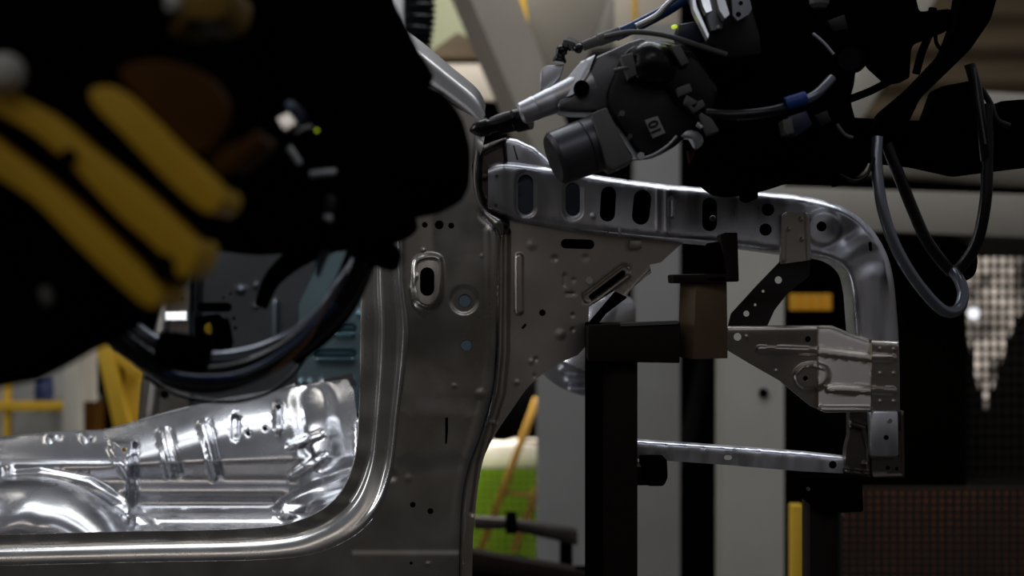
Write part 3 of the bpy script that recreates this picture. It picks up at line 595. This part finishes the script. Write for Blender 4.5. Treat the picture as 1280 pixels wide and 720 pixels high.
ff = [groove([(201, 540), (213, 594)], 2.5, 0.016, 3), groove([(212, 538), (226, 592)], 1.0, -0.010, 3), groove([(252, 530), (268, 596)], 2.5, 0.016, 3), groove([(261, 526), (276, 594)], 1.0, -0.010, 3),
      groove([(294, 522), (294, 546)], 3.0, -0.020, 3), groove([(348, 506), (348, 536)], 3.5, 0.020, 3), groove([(348, 508), (348, 530)], 0.8, -0.02, 2), dome(310, 542, 4, -0.012), dome(331, 536, 4, -0.012),
      groove([(362, 558), (400, 543)], 2.5, 0.014, 4), groove([(366, 595), (404, 570)], 3.0, 0.018, 4), groove([(358, 636), (400, 614), (440, 600)], 5, 0.03, 12), groove([(390, 500), (400, 560)], 12, -0.03, 20),
      dome(62, 549, 7, 0.02), dome(72, 549, 5, -0.015), dome(106, 547, 8, 0.02), dome(114, 550, 4, -0.02),
      plateau([(138, 552), (166, 552), (168, 566), (158, 574), (152, 566)], 0.025, 5), dome(155, 562, 4, -0.02), groove([(168, 556), (167, 596)], 1.5, -0.022, 4), groove([(140, 562), (160, 596)], 1.5, 0.015, 5),
      dome(10, 590, 9, 0.04), groove([(0, 600), (50, 596), (110, 606), (150, 632), (185, 660)], 3, 0.02, 10)]
panel('toe_board', fl_out, [circle(310, 542, 2.2, 10), circle(331, 536, 2, 10), circle(155, 562, 3, 10)], fdepth, car, 'zinc_bright', ff, step=5, fine=2.0)
# seat hump in the foreground of the floor
hump_out = catmull([(-120, 640), (-60, 606), (0, 597), (45, 595), (85, 602), (118, 617), (150, 640), (178, 668)], 6) + [(190, 700), (-120, 700)]
def hdepth(P):
    t = np.clip(dist_poly(P, hump_out[:43])/70, 0, 1)
    return 3.46 - 0.30*np.sqrt(np.maximum(0, 1-(1-t)**2)) + 0.002*np.sin((P[:, 0] + 0.7*P[:, 1])*0.13)*sstep((90-P[:, 0])/60)
panel('floor_hump', hump_out, [], hdepth, car, 'zinc_bright', [roundover(hump_out[:43], 5, 0.01)], step=4, fine=2)
slab('floor_pan', [(-140, 725), (430, 725), (430, 745), (-140, 745)], 2.98, 3.5, 'zinc_bright', car, 0)
hose('cowl_edge_strip', [(150, 534, 3.80), (230, 512, 3.82), (330, 492, 3.84), (370, 482, 3.84)], 2.2, 'zinc_bright', car)
# far body side
fs = [(172, 530), (176, 480), (196, 400), (206, 318), (300, 306), (470, 296), (470, 505), (380, 505), (280, 520)]
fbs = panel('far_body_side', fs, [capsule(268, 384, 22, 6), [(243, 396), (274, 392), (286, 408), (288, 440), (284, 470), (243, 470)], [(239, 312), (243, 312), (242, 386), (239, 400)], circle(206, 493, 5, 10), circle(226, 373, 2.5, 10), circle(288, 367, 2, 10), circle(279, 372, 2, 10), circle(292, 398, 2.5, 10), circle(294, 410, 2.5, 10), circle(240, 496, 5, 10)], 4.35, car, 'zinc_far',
      [groove([(243, 318), (240, 400), (238, 480)], 6, -0.05, 6), dome(301, 363, 6, 0.02), groove([(345, 378), (345, 425)], 1.5, 0.02, 3), groove([(210, 330), (204, 400), (196, 480)], 3, 0.03, 5), plateau(rect(206, 389, 234, 401), 0.01, 2), dome(320, 357, 4, 0.01), dome(320, 383, 4, 0.01)], step=6, fine=2.2)
panel('edge_channel', [(205, 320), (236, 318), (236, 400), (236, 512), (174, 528), (178, 480), (196, 400)], [circle(226, 373, 2.5, 10), circle(206, 493, 6, 10), circle(226, 400, 3, 10)], 4.32, fbs, 'zinc', [groove([(213, 322), (206, 400), (190, 520)], 2, 0.02, 5)], step=6)
panel('slot_glint_plate', rect(207, 389, 233, 400), [], lambda P: 4.29 + 0.0008*(P[:, 0]-220) - 0.00168*(P[:, 1]-394), fbs, 'plug_metal', step=4, skirt=0.02)  # added plate for the bright slot, tilted to mirror the overhead lamp
disc_part('plastic_plug', 262, 411, 4.36, 7, 'plug_yellow', fbs)
panel('far_pillar', [(372, 478), (374, 380), (398, 330), (404, 300), (462, 300), (462, 520), (376, 500)], [], 4.2, car, 'zinc_teal', [groove([(422, 410), (440, 410)], 3, -0.05, 3), groove([(398, 442), (440, 442)], 3, -0.05, 3), groove([(398, 449), (440, 449)], 1.5, 0.03, 3), groove([(420, 417), (440, 417)], 1.5, 0.03, 3)] + [dome(x, y, 4, 0.03) for x, y in ((332, 489), (350, 489), (364, 490), (376, 478), (388, 478), (402, 478), (440, 476), (450, 392))], step=5, fine=2)
panel('cowl_flange', [(320, 492), (440, 466), (446, 482), (330, 500)], [], 3.82, car, 'zinc_bright', [dome(x, y, 3.6, 0.02) for x, y in ((332, 490), (349, 489), (364, 489), (376, 480), (387, 479), (402, 478))], step=4, fine=1.6)

# ------------------------------------------------------------------ tooling fixture in front of the apron
fx_ = thing('tooling_stand', ground(768, 2.86), 'dark brown tooling stand with tapered block holding up the front rail', 'tooling stand')
slab('upright', rect(752, 404, 797, to_ground(2.86)), 2.86, 2.95, 'tool_dark', fx_, 2)
slab('upright_flange', rect(735, 404, 753, to_ground(2.86)), 2.84, 2.96, 'black', fx_, 2)
slab('cross_arm', [(735, 406), (850, 402), (850, 454), (735, 452)], 2.83, 2.93, 'tool_dark', fx_, 2)
slab('arm_edge', [(776, 404), (848, 401), (848, 405), (776, 408)], 2.826, 2.86, 'plate_grey', fx_, 0)
def frustum(name, quad0, quad1, D0, D1, m, parent):
    bm = bmesh.new(); vs = []
    for q, ins in ((quad0, 0.0), (quad1, 0.0)):
        for D in (D0, D1):
            for x in q[:2]: p = V(x, q[2], D0); vs.append(bm.verts.new((p.x, D, p.z)))
    a = vs; 
    for q in ((0, 1, 3, 2), (4, 6, 7, 5), (0, 4, 5, 1), (2, 3, 7, 6), (0, 2, 6, 4), (1, 5, 7, 3)): bm.faces.new([a[i] for i in q])
    bmesh.ops.recalc_face_normals(bm, faces=bm.faces); bmesh.ops.bevel(bm, geom=list(bm.edges), offset=0.002, segments=2, profile=0.5, affect='EDGES')
    return finish(name, bm, m, parent, 40)
# corner-on tapered block: left and right faces meet at an edge
def wedge(name, tl, tm, tr, bl, bm_, br, D, m, parent):
    b = bmesh.new(); T = [V(tl[0], tl[1], D+0.05), V(tm[0], tm[1], D), V(tr[0], tr[1], D+0.015)]; B = [V(bl[0], bl[1], D+0.05), V(bm_[0], bm_[1], D), V(br[0], br[1], D+0.015)]
    Tb = T[2] + (T[0]-T[1]); Bb = B[2] + (B[0]-B[1]); v = [b.verts.new(p) for p in (*T, Tb, *B, Bb)]
    b.faces.new(v[0:4]); b.faces.new(v[7:3:-1])
    for i in range(4): j = (i+1) % 4; b.faces.new([v[i], v[4+i], v[4+j], v[j]])
    bmesh.ops.recalc_face_normals(b, faces=b.faces); bmesh.ops.bevel(b, geom=list(b.edges), offset=0.0018, segments=2, profile=0.5, affect='EDGES')
    return finish(name, b, m, parent, 40)
wedge('tapered_block', (850, 352), (870, 354), (909, 352), (846, 446), (866, 449), (910, 448), 2.84, 'tool_brown', fx_)
slab('block_cap', [(841, 343), (908, 342), (909, 354), (842, 354)], 2.83, 2.93, 'tool_dark', fx_, 2)
ph = slab('pad_holder', [(900, 293), (906, 290), (922, 290), (924, 352), (882, 353), (884, 346), (908, 344)], 2.83, 2.88, 'tool_dark', fx_, 2)
turned('locating_pad', (903, 326, 2.86), (882, 326, 2.87), [(0, 22), (0.3, 24), (0.9, 22), (1, 18)], 'black', ph, 24)
slab('clamp_base', rect(794, 583, 818, 607), 2.9, 2.98, 'tool_dark', fx_, 2); slab('clamp_head', [(803, 574), (834, 574), (835, 598), (830, 608), (810, 608), (803, 598)], 2.88, 2.96, 'black', fx_, 3)
fx2 = thing('clamp_stand', ground(1030, 2.98), 'short dark clamp stand under the front foot of the car body', 'tooling stand')
slab('upright', rect(1012, 618, 1048, to_ground(2.99)), 2.99, 3.07, 'tool_dark', fx2, 2); slab('head', [(1005, 600), (1078, 600), (1080, 640), (1030, 642), (1005, 625)], 2.97, 3.06, 'black', fx2, 3)
bolt('bolt', 1010, 611, 2.97, 2.5, 'plate_grey', fx2); bolt('bolt', 1053, 643, 2.97, 2.5, 'plate_grey', fx2)

# ------------------------------------------------------------------ welding gun robot, upper right
g = thing('welding_gun', V(940, 240, 2.72), 'silver and black spot welding gun marked 10, reaching in from the upper right', 'welding gun')
DG = 2.66
turned('electrode_tip', (588, 163, 2.74), (662, 147, 2.70), [(0, 3), (0.08, 8), (0.16, 11), (0.3, 11), (0.32, 9), (0.5, 9), (0.52, 13), (0.75, 13), (0.78, 15), (1, 15)], 'black_gloss', g)
turned('tip_clamp', (614, 152, 2.70), (640, 143, 2.68), [(0, 5), (0.3, 6), (0.7, 6), (1, 5)], 'gun_grey', g, 12)
turned('barrel', (650, 143, DG), (742, 104, DG), [(0, 10), (0.03, 14), (0.22, 15.5), (0.23, 15), (0.25, 15.5), (0.45, 17), (0.47, 16.4), (0.49, 17), (0.7, 19), (1, 24)], 'gun_silver', g)
ga = slab('gun_arm', [(714, 119), (733, 96), (744, 71), (760, 64), (786, 52), (806, 46), (815, 70), (800, 100), (784, 128), (748, 140), (716, 140), (696, 137), (698, 125)], 2.63, 2.72, 'gun_grey', g, 5, seg=3)
panel('arm_top_facet', [(692, 116), (706, 100), (726, 77), (744, 68), (734, 95), (716, 118), (700, 124)], [], lambda P: 2.626 + 0.0015*np.maximum(0, ((744-P[:, 0])*48 - (P[:, 1]-70)*28)/55.6), g, 'gun_silver', step=3, skirt=0.02)
bm = bmesh.new(); a = V(727, 110, 2.612); add_tube(bm, [a, a + Vector((0, 0.03, 0))], PX(10, 2.6), 24); finish('bore_hole', bm, 'black', ga, 30)
slab('side_plate', [(676, 88), (682, 82), (706, 80), (700, 96), (690, 108), (676, 112)], 2.70, 2.76, 'gun_silver', g, 2)
hose('tip_connector', [(699, 78, 2.70), (702, 64, 2.70), (712, 57, 2.70), (726, 62, 2.69)], lambda t: 8 - 3*t + 1.2*math.sin(t*22), 'black_gloss', g)
turned('connector_nut', (704, 52, 2.70), (722, 58, 2.70), [(0, 6), (0.2, 8), (0.7, 8), (1, 6)], 'plate_grey', g, 6)
turned('rod', (728, 58, 2.72), (776, 40, 2.72), [(0, 6), (0.4, 7), (0.42, 8), (0.96, 8), (1, 6)], 'plate_grey', g)
hose('blue_hose', [(770, 44, 2.74), (800, 30, 2.75), (840, 8, 2.76), (880, -20, 2.78)], 8, 'blue_hose', g)
hose('silver_pipe', [(795, 33, 2.70), (820, 20, 2.70), (836, 4, 2.70), (860, -16, 2.71)], 4, 'gun_silver', g)
hose('control_cable', [(756, 46, 2.60), (790, 40, 2.58), (830, 44, 2.57), (870, 56, 2.58), (908, 68, 2.60)], 3.4, 'plate_grey', g)
slab('gun_body', catmull([(786, 60), (830, 50), (870, 66), (884, 100), (880, 140), (850, 178), (806, 196), (782, 170), (758, 128), (768, 92)], 3, True), 2.62, 2.70, 'gun_dark', g, 8, seg=3)
slab('transformer', [(820, 50), (866, 58), (900, 110), (888, 160), (846, 130), (824, 96)], 2.60, 2.69, 'black_gloss', g, 8, seg=3)
turned('cap_dome', (795, 74, 2.58), (826, 84, 2.62), [(0, 6), (0.05, 16), (0.2, 24), (0.5, 28), (1, 28)], 'black_gloss', g)
slab('clip_bracket', [(776, 70), (790, 66), (798, 92), (786, 98)], 2.58, 2.62, 'plate_grey', g, 1)
hose('clip_rod', [(768, 88, 2.59), (786, 84, 2.58)], 2.4, 'plate_grey', g)
sm = turned('servo_motor', (690, 200, 2.60), (764, 172, 2.62), [(0, 22), (0.02, 30), (0.08, 34), (0.55, 35), (0.56, 33.5), (0.58, 35), (1, 36)], 'motor', g, 48)
slab('motor_flange', [(739, 142), (758, 134), (792, 200), (766, 212), (758, 206)], 2.56, 2.68, 'plate_grey', sm, 2)
bolt('bolt', 776, 144, 2.60, 4, 'plate_grey', g, 0.03); bolt('bolt', 800, 196, 2.60, 5, 'gun_silver', g, 0.02); bolt('bolt', 786, 172, 2.60, 3, 'dark_steel', g, 0.03)
# number plate
lab = slab('number_plate', [(806, 150), (822, 145), (832, 166), (816, 173)], 2.594, 2.60, 'label', g, 0.4)
lab['label'] = 'light grey plate marked 10'
def lettering(name, txt, px, py, D, hpx, ang, m, parent):
    cu = bpy.data.curves.new(name, 'FONT'); cu.body = txt; cu.align_x = 'CENTER'; cu.align_y = 'CENTER'; cu.size = 1; cu.extrude = 0.01; cu.offset = 0.02
    ob = bpy.data.objects.new(name, cu); COL.objects.link(ob); bpy.context.view_layer.update()
    me = bpy.data.meshes.new_from_object(ob.evaluated_get(bpy.context.evaluated_depsgraph_get())); bpy.data.objects.remove(ob)
    bm = bmesh.new(); bm.from_mesh(me); s = PX(hpx, D)/0.72; c = V(px, py, D); ca, sa = math.cos(ang), math.sin(ang)
    for v in bm.verts:
        x, y = v.co.x*s, v.co.y*s; v.co = Vector((c.x + x*ca - y*sa, D - v.co.z*0.02, c.z + x*sa + y*ca))
    return finish(name, bm, m, parent, 0)
lettering('number_lettering', '10', 819, 159, 2.592, 13, math.radians(113), 'ink', lab)
slab('yellow_tag', [(860, 188), (870, 184), (868, 196), (862, 204)], 2.66, 2.68, 'yellow_dim', g, 0.5)
slab('white_bracket', catmull([(850, 168), (858, 163), (872, 164), (880, 176), (872, 186), (864, 172), (853, 172)], 2, True), 2.62, 2.66, 'gun_silver', g, 1)
hose('body_rim', [(782, 200, 2.60), (810, 196, 2.60), (832, 184, 2.60), (846, 170, 2.60)], 2.0, 'gun_silver', g)
# silver fin bracket at the top
fb = slab('fin_base', [(862, -20), (914, -20), (940, 11), (950, 44), (952, 68), (912, 73), (888, 54), (876, 20)], 2.60, 2.68, 'gun_dark', g, 3)
def facet(name, q, D, k, m, parent, h=0.0):
    c = sum(p[1] for p in q)/len(q); return panel(name, q, [], lambda P: D - (P[:, 1]-c)*k, parent, m, step=4, skirt=0.03)
facet('edge_blade', [(863, -14), (867, -14), (871, 9), (886, 43), (885, 48), (867, 12)], 2.55, 0.0015, 'gun_silver', fb)
facet('fin', [(873, -14), (884, -14), (890, 13), (883, 16), (879, 8)], 2.56, 0.0018, 'gun_silver', fb)
facet('fin', [(893, -14), (902, -14), (912, 18), (906, 23), (899, 12)], 2.56, 0.0012, 'gun_silver', fb)
facet('fin_side', [(884, -14), (893, -14), (899, 12), (906, 23), (902, 36), (889, 38), (883, 18), (890, 13)], 2.585, 0.0003, 'gun_grey', fb)
panel('eyelet_plate', [(914, -14), (934, -14), (940, 11), (936, 18), (922, 26), (916, 19)], [circle(923, 18, 3.5, 12), circle(926, 4, 3, 10)], lambda P: 2.57 - (P[:, 1]-8)*0.0004, fb, 'gun_grey', step=4, skirt=0.02)
bolt('bolt', 897, 34, 2.58, 2.5, 'gun_silver', fb)
turned('status_lamp', (841, 34, 2.60), (844, 33, 2.66), [(0, 1.4), (0.2, 2.6), (1, 2.6)], 'led', g, 14)
slab('sensor_body', [(848, 30), (872, 26), (884, 48), (864, 58), (846, 46)], 2.62, 2.68, 'navy', g, 3)
for q in ([(846, 110), (862, 104), (866, 114), (850, 120)], [(858, 118), (874, 128), (868, 136), (856, 128)], [(862, 132), (878, 124), (882, 132), (870, 140)]): slab('clip', q, 2.57, 2.60, 'plate_grey', g, 1)
slab('cable_clip', [(876, 140), (890, 148), (900, 164), (886, 168)], 2.56, 2.60, 'plate_grey', g, 2)
slab('clip', [(838, 58), (850, 56), (862, 78), (852, 82)], 2.575, 2.60, 'plate_grey', g, 1)

# the black robot arm carrying the gun
r2 = thing('robot_arm', V(1000, 240, 2.9), 'black cable-draped robot arm filling the upper right corner', 'robot')
slab('wrist_housing', catmull([(858, 90), (900, 40), (930, -30), (1080, -30), (1092, 20), (1084, 56), (1072, 82), (1068, 106), (1064, 124), (1070, 150), (1076, 176), (1086, 205), (1060, 226), (1010, 222), (952, 238), (900, 240), (872, 206), (872, 160)], 3, True), 2.71, 2.82, 'black', r2, 14, seg=3)
turned('wrist_flange', (940, 150, 2.66), (960, 146, 2.76), [(0, 30), (0.1, 60), (0.3, 68), (1, 70)], 'black', r2)
slab('upper_arm', [(1092, 168), (1106, 138), (1144, 106), (1184, 64), (1198, 28), (1208, -30), (1256, -30), (1240, 24), (1214, 62), (1152, 122), (1130, 168)], 2.8, 2.88, 'black', r2, 6, seg=3)
slab('cross_beam', [(1062, 146), (1130, 150), (1160, 150), (1175, 108), (1216, 100), (1232, 140), (1250, 126), (1300, 122), (1300, 206), (1234, 214), (1204, 218), (1150, 206), (1060, 196)], 2.86, 2.94, 'black', r2, 5, seg=3)
slab('valve_block', [(1076, -30), (1140, -30), (1150, 14), (1190, 10), (1192, 34), (1146, 52), (1140, 60), (1138, 98), (1116, 102), (1090, 78)], 2.76, 2.82, 'black', r2, 4)
turned('joint_cap', (1062, 74, 2.7), (1066, 74, 2.8), [(0, 14), (0.2, 18), (1, 18)], 'black_gloss', r2)
bm = bmesh.new(); bm.free()
hose('strut_link', [(1062, 124, 2.8), (1092, 112, 2.8), (1128, 92, 2.8)], 5, 'black', r2)
hose('cable', [(1145, 92, 2.82), (1152, 66, 2.82), (1162, 40, 2.82), (1166, 10, 2.82)], 5, 'black', r2)
hose('cable', [(1170, 34, 2.8), (1170, 52, 2.8), (1178, 62, 2.8), (1190, 56, 2.8)], 2.4, 'black', r2)
hose('cable', [(1212, 80, 2.78), (1220, 110, 2.78), (1226, 150, 2.78), (1232, 200, 2.8)], 7, 'black_hose', r2)
hose('cable', [(1218, 84, 2.74), (1224, 130, 2.74), (1232, 180, 2.75)], 1.2, 'plate_grey', r2)
hose('cable', [(1226, 110, 2.8), (1238, 130, 2.8), (1246, 150, 2.8), (1262, 158, 2.8)], 4, 'black_hose', r2)
hose('gun_hose', [(884, 142, 2.58), (920, 144, 2.56), (960, 140, 2.56), (990, 132, 2.58)], 7, 'black_hose', r2)
hose('gun_hose', [(1000, 128, 2.58), (1020, 118, 2.58), (1040, 98, 2.60)], 6, 'grey_hose', r2)
turned('blue_sleeve', (982, 130, 2.57), (1008, 122, 2.57), [(0, 8), (0.05, 8.5), (0.95, 8.5), (1, 8)], 'blue_tape', r2)
slab('blue_connector', [(984, 146), (1008, 138), (1016, 156), (1000, 168), (988, 168)], 2.56, 2.62, 'navy', r2, 2)
slab('connector_tag', [(978, 150), (990, 147), (993, 166), (982, 168)], 2.555, 2.60, 'plate_grey', r2, 1)
for q in ([(1034, 26), (1056, 18), (1060, 36), (1042, 40)], [(1018, 144), (1034, 138), (1040, 152), (1026, 158)]): slab('cover_plate', q, 2.645, 2.66, 'gun_dark', r2, 1)
turned('silver_cap', (1024, -14, 2.6), (1024, 10, 2.6), [(0, 12), (0.8, 12), (1, 8)], 'plate_grey', r2)
hose('bright_pipe', [(1016, 42, 2.62), (1030, 54, 2.62), (1042, 68, 2.62)], 2.0, 'gun_silver', r2)
hose('cable', [(1046, 155, 2.62), (1056, 168, 2.62), (1066, 172, 2.62)], 2.0, 'plate_grey', r2)
slab('stop_block', [(930, 232), (948, 232), (948, 248), (938, 252), (930, 248)], 2.72, 2.78, 'black', r2, 2)
hose('cable', [(1050, 218, 2.7), (1068, 226, 2.7), (1084, 218, 2.7), (1092, 196, 2.7)], 2.2, 'black_hose', r2)
slab('hose_clamp', [(1040, 196), (1064, 200), (1066, 226), (1048, 232)], 2.7, 2.76, 'black', r2, 3)
hose('loop_hose', [(1097, 172, 2.72), (1096, 205, 2.71), (1102, 255, 2.70), (1118, 305, 2.70), (1144, 350, 2.71), (1176, 386, 2.73), (1196, 388, 2.75), (1204, 370, 2.77), (1200, 352, 2.79), (1192, 340, 2.82)], 7.2, 'grey_hose', r2, 16)
hose('loop_hose', [(1108, 180, 2.78), (1122, 215, 2.78), (1140, 260, 2.79), (1158, 300, 2.80), (1180, 330, 2.82), (1196, 345, 2.84)], 7.5, 'black_hose', r2, 16)
hose('loop_hose', [(1234, 130, 2.80), (1234, 200, 2.80), (1232, 250, 2.80), (1222, 300, 2.81), (1204, 330, 2.83), (1186, 346, 2.84)], 7.5, 'black_hose', r2, 16)
slab('hose_coupling', catmull([(1172, 310), (1198, 304), (1222, 316), (1218, 346), (1190, 352), (1170, 338)], 3, True), 2.86, 2.93, 'black', r2, 4)

# ------------------------------------------------------------------ yellow robot, near left, out of focus
r1 = thing('yellow_robot', V(150, 460, 1.75), 'blurred yellow and black robot arm leaning in at the upper left', 'robot')
DR = 1.26
slab('arm_core', [(-60, 60), (40, 60), (110, 80), (170, 50), (280, 50), (312, 150), (286, 230), (244, 320), (200, 366), (120, 330), (0, 230), (-60, 180)], DR+0.04, DR+0.13, 'black', r1, 8)
hose('forearm', [(80, 120, DR+0.2), (180, 60, 1.6), (300, 10, 1.9)], 90, 'black', r1, 24)
slab('casting_rib', catmull([(112, 112), (140, 108), (170, 128), (226, 184), (276, 236), (270, 262), (252, 264), (206, 224), (150, 166), (118, 134)], 3, True), DR, DR+0.09, 'yellow', r1, 14, seg=4)
slab('casting_rib', catmull([(-60, 80), (-20, 96), (24, 122), (62, 142), (108, 180), (176, 234), (240, 296), (246, 318), (236, 342), (222, 346), (196, 312), (150, 272), (106, 226), (76, 196), (30, 160), (-60, 110)], 3, True), DR, DR+0.09, 'yellow', r1, 12, seg=4)
slab('casting_rib', catmull([(-60, 140), (0, 182), (60, 228), (110, 274), (160, 322), (198, 360), (196, 382), (180, 382), (140, 348), (90, 300), (40, 250), (-20, 212), (-60, 190)], 3, True), DR-0.01, DR+0.09, 'yellow', r1, 10, seg=4)
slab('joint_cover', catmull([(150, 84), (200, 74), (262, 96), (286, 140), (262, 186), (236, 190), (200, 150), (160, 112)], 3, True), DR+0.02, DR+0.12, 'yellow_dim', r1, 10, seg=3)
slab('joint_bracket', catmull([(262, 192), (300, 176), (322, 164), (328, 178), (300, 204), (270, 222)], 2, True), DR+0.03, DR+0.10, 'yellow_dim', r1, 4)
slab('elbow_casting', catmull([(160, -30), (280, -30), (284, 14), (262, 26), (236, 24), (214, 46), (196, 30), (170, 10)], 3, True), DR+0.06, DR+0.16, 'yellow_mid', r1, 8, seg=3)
turned('elbow_boss', (210, 4, DR+0.04), (212, 4, DR+0.08), [(0, 8), (0.2, 16), (1, 18)], 'cream', r1, 20)
slab('upper_casing', catmull([(-80, -60), (170, -60), (200, 40), (170, 80), (110, 100), (50, 70), (-80, 50)], 3, True), DR+0.03, DR+0.25, 'black', r1, 10, seg=3)
turned('pale_cap', (2, 92, DR-0.03), (6, 92, DR+0.03), [(0, 10), (0.2, 24), (1, 27)], 'cream', r1, 24)
turned('rib_bolt', (86, 196, DR-0.01), (88, 196, DR+0.04), [(0, 7), (0.2, 11), (1, 11)], 'black', r1, 12)
turned('rib_bolt', (204, 332, DR-0.01), (206, 332, DR+0.04), [(0, 9), (0.2, 15), (1, 15)], 'black', r1, 12)
slab('lower_hood', catmull([(-80, 196), (-10, 200), (40, 240), (100, 310), (134, 384), (100, 410), (92, 420), (30, 452), (-80, 482)], 3, True), DR+0.06, DR+0.28, 'black', r1, 10, seg=3)
slab('lower_clip', [(46, 362), (60, 356), (68, 376), (54, 384)], DR+0.05, DR+0.08, 'plate_grey', r1, 2)
# wrist: big rounded black cover towards the windscreen pillar
bm = bmesh.new(); c = catmull([(330, 10, 1.95), (385, 70, 1.92), (430, 130, 1.90), (475, 175, 1.90), (500, 188, 1.90), (520, 190, 1.90), (560, 192, 1.90), (588, 190, 1.90)], 8); k = len(c)
RR = np.interp(np.linspace(0, 1, k), [0, 0.22, 0.42, 0.6, 0.72, 0.82, 0.91, 0.96, 1.0], [140, 122, 106, 92, 84, 76, 60, 42, 8])
add_tube(bm, [V(*p) for p in c], [PX(r, 1.9) for r in RR], 40); finish('wrist_cover', bm, 'black', r1, 60)
slab('wrist_bracket', catmull([(250, 150), (330, 60), (470, 200), (506, 262), (500, 288), (440, 306), (330, 312), (255, 312), (238, 280)], 2, True), 1.78, 2.0, 'black', r1, 8, seg=3)
slab('cable_guide', catmull([(430, 280), (470, 296), (492, 306), (497, 322), (488, 338), (460, 330), (440, 322)], 3, True), 1.95, 2.02, 'black', r1, 4)
# connector cluster on the wrist
slab('plug_body', [(352, 132), (366, 124), (382, 142), (376, 160), (360, 158)], 1.74, 1.80, 'navy', r1, 3)
panel('white_plug_or_spot', [(346, 148), (360, 141), (369, 154), (355, 163)], [], lambda P: 1.66 - (P[:, 1]-152)*0.00022 - (P[:, 0]-358)*0.00012, r1, 'plug_metal', step=4, skirt=0.04)
slab('grey_plug', [(355, 128), (363, 124), (370, 134), (360, 138)], 1.735, 1.76, 'plug_or_hole_blue', r1, 2)
turned('status_lamp', (396, 163, 1.73), (396, 163, 1.76), [(0, 1), (0.3, 1.8), (1, 1.8)], 'led', r1, 12)
hose('metal_strip', [(361, 184, 1.74), (368, 194, 1.74), (375, 205, 1.74)], 4, 'gun_silver', r1)
hose('metal_strip', [(370, 166, 1.74), (380, 160, 1.74), (390, 158, 1.74)], 2, 'gun_silver', r1)
hose('metal_strip', [(388, 218, 1.74), (404, 216, 1.74), (420, 215, 1.74)], 4.5, 'gun_silver', r1)
slab('clip', [(408, 242), (420, 246), (416, 276), (404, 270)], 1.74, 1.77, 'gun_dark', r1, 2); slab('metal_strip', [(405, 268), (416, 270), (414, 278), (404, 274)], 1.735, 1.76, 'gun_silver', r1, 1)
# umbilical hoses swinging from the wrist
hose('umbilical_hose', [(110, 372, 1.9), (150, 400, 1.92), (190, 428, 1.94), (230, 446, 1.96), (290, 448, 1.98), (350, 430, 2.0), (400, 395, 2.0), (440, 340, 2.0), (466, 300, 2.0)], 11, 'grey_hose', r1, 18)
hose('umbilical_hose', [(120, 398, 1.9), (160, 432, 1.92), (205, 460, 1.94), (260, 470, 1.96), (320, 458, 1.98), (380, 424, 2.0), (424, 380, 2.0), (452, 330, 2.0)], 15, 'black_hose', r1, 18)
hose('umbilical_hose', [(170, 452, 1.96), (215, 480, 1.98), (270, 486, 1.98), (330, 466, 2.0), (384, 430, 2.0), (425, 385, 2.0), (448, 330, 2.0)], 6, 'black_hose', r1, 14)
hose('umbilical_hose', [(360, 440, 2.02), (400, 410, 2.02), (430, 372, 2.02), (452, 320, 2.02)], 20, 'black', r1, 18)
hose('umbilical_hose', [(196, 462, 1.93), (240, 472, 1.93), (300, 468, 1.94), (360, 436, 1.96), (420, 380, 1.97)], 4, 'blue_hose', r1, 12)
hose('umbilical_hose', [(326, 384, 2.06), (340, 350, 2.06), (370, 322, 2.06), (410, 300, 2.05)], lambda t: 8 + 10*t, 'black', r1, 14)
hose('thin_wire', [(180, 470, 2.1), (225, 494, 2.12), (290, 502, 2.15), (340, 488, 2.12), (376, 455, 2.1), (405, 405, 2.05)], 2.6, 'black_hose', r1)
hose('thin_wire', [(300, 470, 1.9), (350, 445, 1.9), (400, 398, 1.9), (436, 340, 1.92)], 1.1, 'plate_grey', r1)
hose('thin_wire', [(340, 466, 1.9), (385, 425, 1.9), (405, 385, 1.9), (420, 350, 1.92)], 0.9, 'rust', r1)
turned('hose_collar', (196, 432, 1.9), (262, 448, 1.92), [(0, 16), (0.1, 20), (0.5, 24), (0.9, 20), (1, 16)], 'black', r1, 24)
slab('hose_tie', [(262, 400), (276, 398), (282, 430), (272, 462), (258, 460), (266, 430)], 2.0, 2.06, 'black', r1, 2)
slab('hose_tag', catmull([(404, 300), (414, 306), (404, 330), (396, 348), (394, 330), (400, 314)], 2, True), 1.9, 1.92, 'plug_or_hole_blue', r1, 1)

# parts that look different from the rest of their thing
PL = {'blue_hose': 'dark blue air hose', 'status_lamp': 'small glowing yellow green indicator light', 'blue_sleeve': 'bright blue sleeve on the hose', 'casting_rib': 'yellow ribbed casting',
      'white_plug_or_spot': 'bright white plug or light spot', 'hole_fill_disc': 'blue grey disc filling a round hole', 'plastic_plug': 'yellow round plug', 'servo_motor': 'dark round motor cylinder', 'barrel': 'silver stepped barrel',
      'tapered_block': 'brown tapered block', 'strap_arm': 'dark brown perforated strap', 'fin': 'bright silver fin', 'far_pillar': 'teal tinted far pillar', 'toe_board': 'shiny ribbed toe board', 'guard_panel': 'rust brown panel'}
for o in bpy.data.objects:
    k = o.name.split('.')[0]
    if o.parent is not None and k in PL: o['label'] = PL[k]
